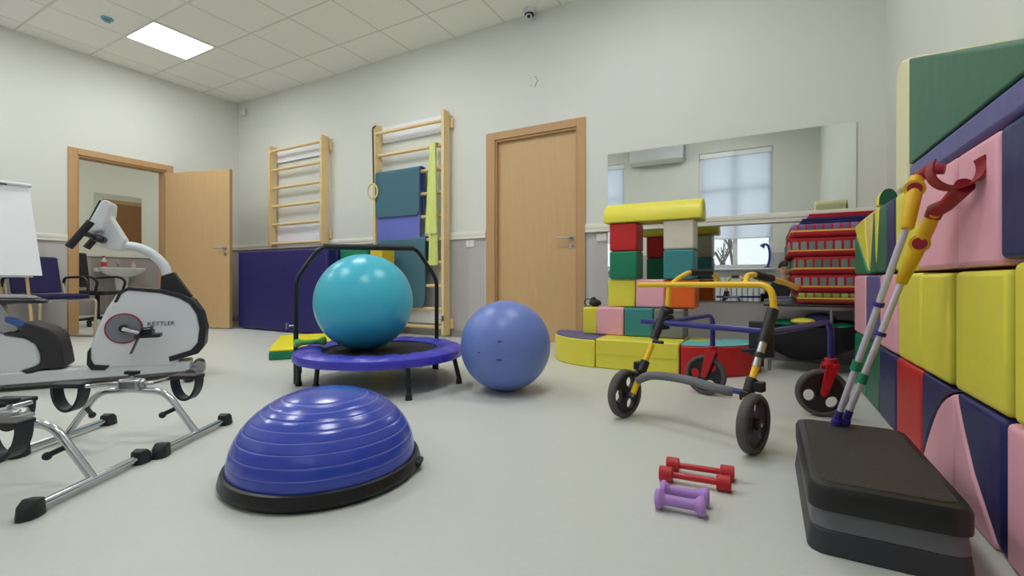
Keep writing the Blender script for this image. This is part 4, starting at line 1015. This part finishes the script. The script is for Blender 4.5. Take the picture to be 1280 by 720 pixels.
# seat column
slab('seat_column', [(-60, 418), (4, 418), (32, 423), (44, 430), (50, 443), (50, 455), (41, 460), (26, 464), (26, 470), (-60, 474)], .01, .15, whiteP, bk, .012)
slab('column_cover', [(30, 402), (60, 411), (72, 420), (77, 438), (80.5, 457), (75, 461), (54, 461), (40, 467), (32, 468), (26, 464), (42, 460), (51, 455), (51, 442), (45, 429.5), (32, 422), (5, 419.5), (2.5, 416), (25, 416)], 0.0, .17, mat('cover_black', (40, 38, 42), .5), bk, .008)
slab('adjust_lever', [(5, 396), (18, 398), (32, 404), (28, 411), (5, 402.5)], .03, .05, mat('lever_blue', (62, 94, 168), .4), bk, .006)
slab('seat_tube', [(-30, 374), (2, 380), (24, 412), (8, 420), (-30, 400)], .06, .05, steel, bk, .004)
sd = B(10, 373, .085); bm = new_bm()
def sq(p, r, h, a): return Vector((p.x*1.0, p.y*(.62+.28*(-p.x/.28)), p.z-.015*(p.x/.28)**2))
lathe(bm, [(0, -.030), (.17, -.028), (.24, -.018), (.25, -.004), (.235, .004), (0, .006)], c=(B(62, 373, .085).x-.25, .085, sd.z+.0), n=40, fn=sq); obj('saddle', bm, black, bk)
bm = new_bm(); lathe(bm, [(0, .006), (.20, .0045), (.215, .009), (.19, .02), (0, .024)], c=(B(62, 373, .085).x-.25, .085, sd.z), n=40, fn=sq); obj('saddle_cushion', bm, mat('saddle_grey', (128, 128, 132), .7), bk)
# steering column
slab('column_collar', [(201, 345), (217, 340), (240, 371), (232, 374), (200, 364)], .045, .08, black, bk, .006)
P = catmull([B(209, 344, .085), B(206, 334, .085), B(199, 325, .085), B(186, 315, .085), B(170, 309, .085), B(153, 307, .085)], 6)
bm = new_bm(); tube(bm, P, .027, 18); obj('column_tube', bm, whiteP, bk)
slab('console_neck', [(136, 264), (142, 275), (158, 300), (153, 314), (136, 312), (122, 307), (120, 299), (127, 291), (130, 272)], .045, .08, whiteP, bk, .014)
slab('console', [(126, 250.5), (132, 249.5), (137, 252), (136, 266), (128, 288), (110, 291), (112, 275)], .0, .17, whiteP, bk, .012)
slab('display', [(124, 250), (126.5, 250.5), (113, 276), (110.5, 275)], .012, .146, black, bk, .002)
def bar(name, a, b_, r, w, m=rubber):
    bm = new_bm(); tube(bm, [B(*a, w), B(*b_, w)], r, 14); return obj(name, bm, m, bk)
bar('handlebar', (107, 292), (127, 300), .015, -.03, black); bar('grip', (86, 309), (114, 277), .019, -.10); bar('grip', (108, 310), (124, 292), .019, .27)
bm = new_bm(); tube(bm, [B(102, 291, -.10), B(118, 296, -.03), B(124, 298, .085), B(118, 299, .27)], .014, 12); obj('handlebar_cross', bm, black, bk)
bm = new_bm(); p = B(125, 299, -.012); cyl(bm, p, p+Vector((0, .12, 0)), .02, 18); obj('pivot_knob', bm, black, bk)
# crank disc + pedal
c_ = B(155, 410.5, -.001)
for nm, r, y, m in (('crank_disc_rim', .088, -.006, mat('disc_red', (150, 40, 52), .5)), ('crank_disc', .080, -.009, mat('disc_grey', (118, 120, 130), .45)), ('crank_boss', .022, -.018, black)):
    bm = new_bm(); cyl(bm, Vector((c_.x, y, c_.z)), Vector((c_.x, -.0005 if nm == 'crank_disc_rim' else y+.004, c_.z)), r, 48); obj(nm, bm, m, bk)
q = B(181, 418, -.03); bm = new_bm(); tube(bm, [Vector((c_.x, -.028, c_.z)), Vector((q.x, -.034, q.z))], [.014, .009], 12); obj('crank_arm', bm, chrome, bk)
pc = B(196, 415, -.09); bm = new_bm(); cyl(bm, Vector((q.x, -.034, q.z)), Vector((q.x, -.06, q.z)), .008, 10); obox(bm, (q.x+.03, -.10, q.z), (.12, .08, .022)); obox(bm, (q.x+.03, -.10, q.z+.02), (.05, .07, .03)); obj('pedal', bm, black, bk, bevel=.006)
bm = new_bm(); P = [Vector((q.x+.055, -.13, q.z+.01)), Vector((q.x+.05, -.135, q.z+.05)), Vector((q.x+.01, -.135, q.z+.045)), Vector((q.x-.01, -.135, q.z-.01)), Vector((q.x-.04, -.135, q.z-.09))]
for a, b_ in zip(P, P[1:]): obox(bm, (a+b_)/2, ((b_-a).length+.01, .05, .006), Matrix(((( (b_-a).normalized().x), 0, -((b_-a).normalized().z)), (0, 1, 0), ((b_-a).normalized().z, 0, (b_-a).normalized().x))))
obj('pedal_strap', bm, black, bk, bevel=.002)
q2 = Vector((2*c_.x-q.x, .2, 2*c_.z-q.z)); bm = new_bm(); tube(bm, [Vector((c_.x, .175, c_.z)), Vector((c_.x, .19, c_.z)), q2, q2+Vector((0, .03, 0))], .010, 12); obj('crank_arm', bm, chrome, bk)
bm = new_bm(); obox(bm, q2+Vector((0, .07, 0)), (.12, .08, .03)); obj('pedal', bm, black, bk, bevel=.006)
# lettering on the housing
fc_ = bpy.data.curves.new('lettering', 'FONT'); fc_.body = 'KETTLER'; fc_.size = .034; fc_.extrude = .0006; fc_.align_x = 'LEFT'
ob = bpy.data.objects.new('tmp_text', fc_); C.objects.link(ob); bpy.context.view_layer.update()
me = bpy.data.meshes.new_from_object(ob.evaluated_get(bpy.context.evaluated_depsgraph_get())); bpy.data.objects.remove(ob)
me.materials.append(mat('letter_dark', (58, 58, 66), .5)); lo = bpy.data.objects.new('lettering', me); C.objects.link(lo); lo.parent = bk
l0 = B(184, 407.5, -.001); lo.location = (l0.x, -.0014, l0.z); lo.rotation_euler = (PI/2, 0, 0)

# =====================================================================  CHAIRS, FLIP CHART
blue_up = mat('upholstery_navy', (40, 36, 82), .9, bump=.3, bscale=120)
def vchair():
    t = thing('visitor_chair', 'navy upholstered chair with black armrests beside the open doorway', 'chair', (-6.28, 1.85, 0), .28, 'navy visitor chairs along the left wall')
    bm = new_bm(); bx(bm, -.22, .18, -.21, .21, .405, .455); obj('seat', bm, blue_up, t, bevel=.02, seg=3)
    bm = new_bm(); prism(bm, [(-.22, -.21, .47), (-.19, -.21, .46), (-.29, -.19, .83), (-.33, -.19, .84)], (0, .42, 0)); obj('backrest', bm, blue_up, t, bevel=.018, seg=3)
    for s in (-1, 1):
        P = fillet([(-.24, s*.24, .56), (-.20, s*.24, .395), (.22, s*.24, .39), (.20, s*.24, .012), (-.26, s*.24, .012)], .04); bm = new_bm(); tube(bm, P, .012, 12); obj('side_frame', bm, mat('frame_champagne', (196, 184, 158), .35, .5), t)
        P = fillet([(-.25, s*.255, .53), (-.24, s*.255, .62), (.02, s*.255, .63), (.09, s*.255, .58), (.09, s*.255, .40)], .04); bm = new_bm(); tube(bm, P, .013, 10); obj('armrest', bm, black, t)
    bm = new_bm(); cyl(bm, (.2, -.24, .388), (.2, .24, .388), .01); cyl(bm, (-.24, -.24, .012), (-.24, .24, .012), .01); obj('cross_bar', bm, steel, t)
    return t
v0 = vchair(); dup(v0, (-6.25, 1.17, 0), 0, 'navy upholstered chair half hidden behind the flip chart')
t = thing('flip_chart', 'white flip chart with blank paper on a stand at the left edge', 'flip chart', (-5.83, 1.25, 0), 0)
M = rotM('Y', -8)
def tilt(y, z, off=0.0): return Vector((.0-(z-1.0)*.12+off, y, z))
bm = new_bm(); prism(bm, [tilt(-.36, .62, -.02), tilt(.33, .62, -.02), tilt(.33, 1.46, -.02), tilt(-.36, 1.46, -.02)], (-.015, 0, 0)); obj('board', bm, whiteP, t, bevel=.004)
bm = new_bm(); prism(bm, [tilt(-.35, .64, -.006), tilt(.385, .635, -.002), tilt(.325, 1.44, -.006), tilt(-.35, 1.44, -.006)], (-.008, 0, 0)); obj('paper_pad', bm, paper_m, t, bevel=.002)
bm = new_bm(); a = tilt(-.36, 1.455, .002); b_ = tilt(.335, 1.455, .002); cyl(bm, a, b_, .017); obj('clamp_bar', bm, whiteP, t)
bm = new_bm(); obox(bm, tilt(.12, 1.44, .012), (.008, .12, .01)); obj('clip_tab', bm, black, t)
for pts in ([tilt(-.3, 1.3, -.05), Vector((.05, -.36, 0))], [tilt(.26, 1.3, -.05), Vector((.05, .33, 0))], [tilt(0, 1.3, -.06), Vector((-.28, .29, 0))]):
    bm = new_bm(); pts[1].z = .014; tube(bm, pts, .012, 12); ell(bm, pts[1], .014, 12, 8); obj('stand_leg', bm, mat('stand_beech', (200, 170, 120), .5), t)

# side room: washbasin, bottles, office chair
cer = mat('ceramic', (238, 238, 234), .15)
t = thing('washbasin', 'white pedestal washbasin seen through the open doorway', 'washbasin', (SX, 3.80, 0))
def ov(p, r, h, a): return Vector((p.x*.8, p.y*1.15, p.z))
bm = new_bm(); lathe(bm, [(0, .64), (.12, .65), (.22, .70), (.285, .77), (.295, .80), (.285, .806), (.25, .80), (.2, .745), (.08, .715), (0, .71)], c=(.26, 0, 0), n=40, fn=ov); bx(bm, .02, .12, -.32, .32, .74, .806); obj('basin', bm, cer, t)
bm = new_bm(); lathe(bm, [(.11, 0), (.085, .05), (.075, .4), (.1, .64)], c=(.22, 0, 0), n=28); obj('pedestal', bm, cer, t)
bm = new_bm(); cyl(bm, (.08, 0, .806), (.08, 0, .88), .016); tube(bm, [(.08, 0, .86), (.2, 0, .89)], .011, 10); tube(bm, [(.08, 0, .88), (.11, 0, .93)], .008, 8); obj('tap', bm, chrome, t)
t = thing('spray_bottle', 'white bottle with a red cap and label on the washbasin', 'bottle', (SX+.09, 3.60, .806))
bm = new_bm(); lathe(bm, [(.035, 0), (.036, .12), (.02, .16), (.014, .18)], n=24); obj('bottle_body', bm, whiteP, t)
bm = new_bm(); lathe(bm, [(.037, .02), (.037, .10)], n=24); obj('label_band', bm, mat('label_red', (206, 52, 60), .5), t)
bm = new_bm(); lathe(bm, [(.017, .18), (.017, .205)], n=16); obj('cap', bm, mat('cap_red', (170, 40, 50), .5), t)
t = thing('soap_dispenser', 'small pink soap dispenser at the right of the washbasin', 'soap dispenser', (SX+.09, 4.02, .806))
bm = new_bm(); lathe(bm, [(.032, 0), (.034, .07), (.02, .09)], n=24); obj('bottle_body', bm, mat('soap_pink', (226, 176, 184), .4), t)
bm = new_bm(); lathe(bm, [(.006, .09), (.006, .12)], n=10); bx(bm, -.006, .035, -.006, .006, .12, .13); obj('pump', bm, whiteP, t)
oc = FL(113, 407)
t = thing('office_chair', 'black office chair on castors just inside the side room', 'office chair', (oc.x+.01, oc.y+.07, 0), .62)
bm = new_bm(); bx(bm, -.23, .23, -.22, .22, .40, .46); obj('seat', bm, black, t, bevel=.025, seg=3)
bm = new_bm(); prism(bm, [(-.27, -.2, .50), (-.22, -.2, .50), (-.27, -.2, .96), (-.31, -.2, .96)], (0, .4, 0)); obj('backrest', bm, black, t, bevel=.018, seg=3)
for s in (-1, 1):
    bm = new_bm(); tube(bm, fillet([(-.24, s*.25, .62), (.10, s*.25, .64), (.18, s*.25, .58), (.14, s*.24, .43)], .05), .016, 10); obj('armrest', bm, black, t)
bm = new_bm(); cyl(bm, (0, 0, .09), (0, 0, .40), .025); obj('gas_lift', bm, black, t)
for i in range(5):
    a = 2*PI*i/5; bm = new_bm(); tube(bm, [(0, 0, .10), (.26*math.cos(a), .26*math.sin(a), .07)], [.022, .014], 10); obj('base_arm', bm, black, t)
    bm = new_bm(); cyl(bm, (.26*math.cos(a)-.012, .26*math.sin(a), .028), (.26*math.cos(a)+.012, .26*math.sin(a), .028), .028, 16); obj('castor', bm, black, t)

# blue bent-neck lamp on the window sill (seen in the mirror)
t = thing('desk_lamp', 'blue bent-neck lamp on the windowsill, seen in the mirror', 'lamp', (.02, YF-.02, .79)); bl = mat('lamp_blue', (58, 62, 150), .4)
bm = new_bm(); lathe(bm, [(.05, 0), (.048, .014), (.015, .02)], n=24); obj('base', bm, bl, t)
bm = new_bm(); tube(bm, catmull([(.0, 0, .015), (.025, 0, .12), (.03, 0, .24), (.01, .01, .34), (-.03, .02, .38)], 6), .018, 12); obj('neck', bm, bl, t)
bm = new_bm(); M = rotM('Y', 150); lathe(bm, [(.015, -.02), (.022, 0), (.045, .05), (.04, .05), (.0, .02)], c=(-.05, .02, .37), n=24, M=rotM('Y', -140)); obj('lamp_shade', bm, bl, t)

# =====================================================================  PERSON (seen in the mirror beside the camera)
px0, py0 = .245, -.235
per = thing('person', 'dark-haired person in a dark top sitting by the window, seen in the mirror', 'person', (px0, py0, 0))
skin = mat('skin', (206, 160, 138), .55); hair = mat('hair_dark', (34, 26, 24), .7, bump=.6, bscale=60); shirt = mat('shirt_dark', (30, 30, 38), .85, bump=.3, bscale=60); jeans = mat('trousers_grey', (70, 74, 86), .9)
def skinned(name, verts, edges, radii, m, parent, sub=2):
    me = bpy.data.meshes.new(name); me.from_pydata([Vector(v) for v in verts], edges, []); o = bpy.data.objects.new(name, me); C.objects.link(o); o.parent = parent
    md = o.modifiers.new('skin', 'SKIN'); md.use_smooth_shade = True
    for i, sv in enumerate(me.skin_vertices[0].data):
        r = radii[i]; sv.radius = (r, r) if not isinstance(r, tuple) else r; sv.use_root = (i == 0)
    s_ = o.modifiers.new('sub', 'SUBSURF'); s_.levels = sub; s_.render_levels = sub; me.materials.append(m); return o
V = [(0, 0, .11), (0, .02, .25), (0, .03, .40), (0, .02, .53), (0, .03, .60), (0, .045, .66)]
R = [(.13, .10), (.12, .09), (.13, .095), (.10, .07), (.05, .05), (.045, .045)]
E = [(0, 1), (1, 2), (2, 3), (3, 4), (4, 5)]
def add(p, r, frm): V.append(p); R.append(r); E.append((frm, len(V)-1)); return len(V)-1
for s in (-1, 1):
    i = add((s*.13, .02, .53), .05, 3); i = add((s*.19, .06, .38), .042, i); i = add((s*.18, .11, .26), .036, i); i = add((s*.13, .20, .22), .03, i); i = add((s*.10, .235, .215), .022, i)
    i = add((s*.09, .04, .10), .085, 0); i = add((s*.23, .13, .12), .065, i); i = add((s*.24, .16, .11), .058, i); i = add((s*.04, .20+.03*s, .06), .042, i); i = add((-s*.06, .19+.03*s, .04), .03, i)
body_o = skinned('body', V, E, R, skin, per)
# head, continuous with the neck
bm = new_bm(); ell(bm, (0, .06, .765), (.074, .092, .105), 28, 20)
for v in bm.verts:
    z = v.co.z-.765; y = v.co.y-.06
    if z < 0: v.co.x *= 1+z*2.2; 
    if y > .05: v.co.y -= .008
ell(bm, (0, .148, .755), (.013, .018, .022), 12, 8)
for s in (-1, 1): ell(bm, (s*.075, .06, .755), (.012, .02, .03), 12, 8)
ell(bm, (0, .138, .712), (.024, .012, .006), 12, 6); cyl(bm, (0, .045, .60), (0, .055, .70), .045, 16)
obj('head', bm, skin, per)
for s in (-1, 1):
    bm = new_bm(); ell(bm, (s*.028, .138, .775), (.012, .009, .007), 12, 8); obj('eye', bm, mat('eye_dark', (40, 34, 34), .3), per)
bm = new_bm(); ell(bm, (0, .048, .80), (.085, .098, .088), 28, 18)
for v in list(bm.verts):
    if v.co.y > .115 and v.co.z < .80: v.co.y = .115
    if v.co.z < .76: v.co.y = min(v.co.y, .06)
obj('hair', bm, hair, per)
Vs = [(0, 0, .12), (0, .02, .25), (0, .03, .40), (0, .02, .53), (0, .025, .575)]; Rs = [(.145, .115), (.137, .107), (.147, .112), (.115, .085), (.06, .06)]; Es = [(0, 1), (1, 2), (2, 3), (3, 4)]
for s in (-1, 1):
    Vs += [(s*.13, .02, .53), (s*.19, .06, .38), (s*.182, .10, .28)]; Rs += [.06, .053, .046]; k = len(Vs)-3; Es += [(3, k), (k, k+1), (k+1, k+2)]
skinned('shirt', Vs, Es, Rs, shirt, per)
Vt = [(0, 0, .10)]; Rt = [(.14, .11)]; Et = []
for s in (-1, 1):
    k = len(Vt); Vt += [(s*.09, .04, .10), (s*.23, .13, .12), (s*.24, .16, .11), (s*.04, .20+.03*s, .07)]; Rt += [.092, .073, .066, .05]; Et += [(0, k), (k, k+1), (k+1, k+2), (k+2, k+3)]
skinned('trousers', Vt, Et, Rt, jeans, per)
for s in (-1, 1):
    Vh = [(s*.10, .235, .215), (s*.08, .265, .21)]; Rh = [.022, .026]; Eh = [(0, 1)]
    for j, (dx, l) in enumerate(((-.024, .062), (-.008, .072), (.008, .068), (.022, .052))):
        b0 = (s*(.075+dx), .29, .208); b1 = (s*(.072+dx), .29+l*.55, .200); b2_ = (s*(.070+dx), .29+l*.85, .182)
        k = len(Vh); Vh += [b0, b1, b2_]; Rh += [.009, .008, .007]; Eh += [(1, k), (k, k+1), (k+1, k+2)]
    k = len(Vh); Vh += [(s*.045, .27, .205), (s*.035, .30, .195)]; Rh += [.010, .008]; Eh += [(1, k), (k, k+1)]
    skinned('hand', Vh, Eh, Rh, skin, per, 1)

# =====================================================================  CAMERA
cam = bpy.data.cameras.new('Camera'); co = bpy.data.objects.new('Camera', cam); C.objects.link(co); bpy.context.scene.camera = co
cam.sensor_fit = 'HORIZONTAL'; cam.sensor_width = 36; cam.lens = F0*36/1280; cam.shift_y = -(360-HY)/1280; cam.clip_start = .02
co.location = (0, 0, EYE); co.rotation_euler = (PI/2, 0, math.atan2(-FX, FY))
sc = bpy.context.scene
sc.view_settings.view_transform = 'Standard'; sc.view_settings.look = 'None'; sc.view_settings.gamma = 1; sc.view_settings.use_curve_mapping = False
sc.view_settings.exposure = 0.85
sc.cycles.max_bounces = 8; sc.cycles.diffuse_bounces = 5; sc.cycles.glossy_bounces = 5; sc.cycles.caustics_reflective = False; sc.cycles.caustics_refractive = False
sc.cycles.sample_clamp_indirect = 4
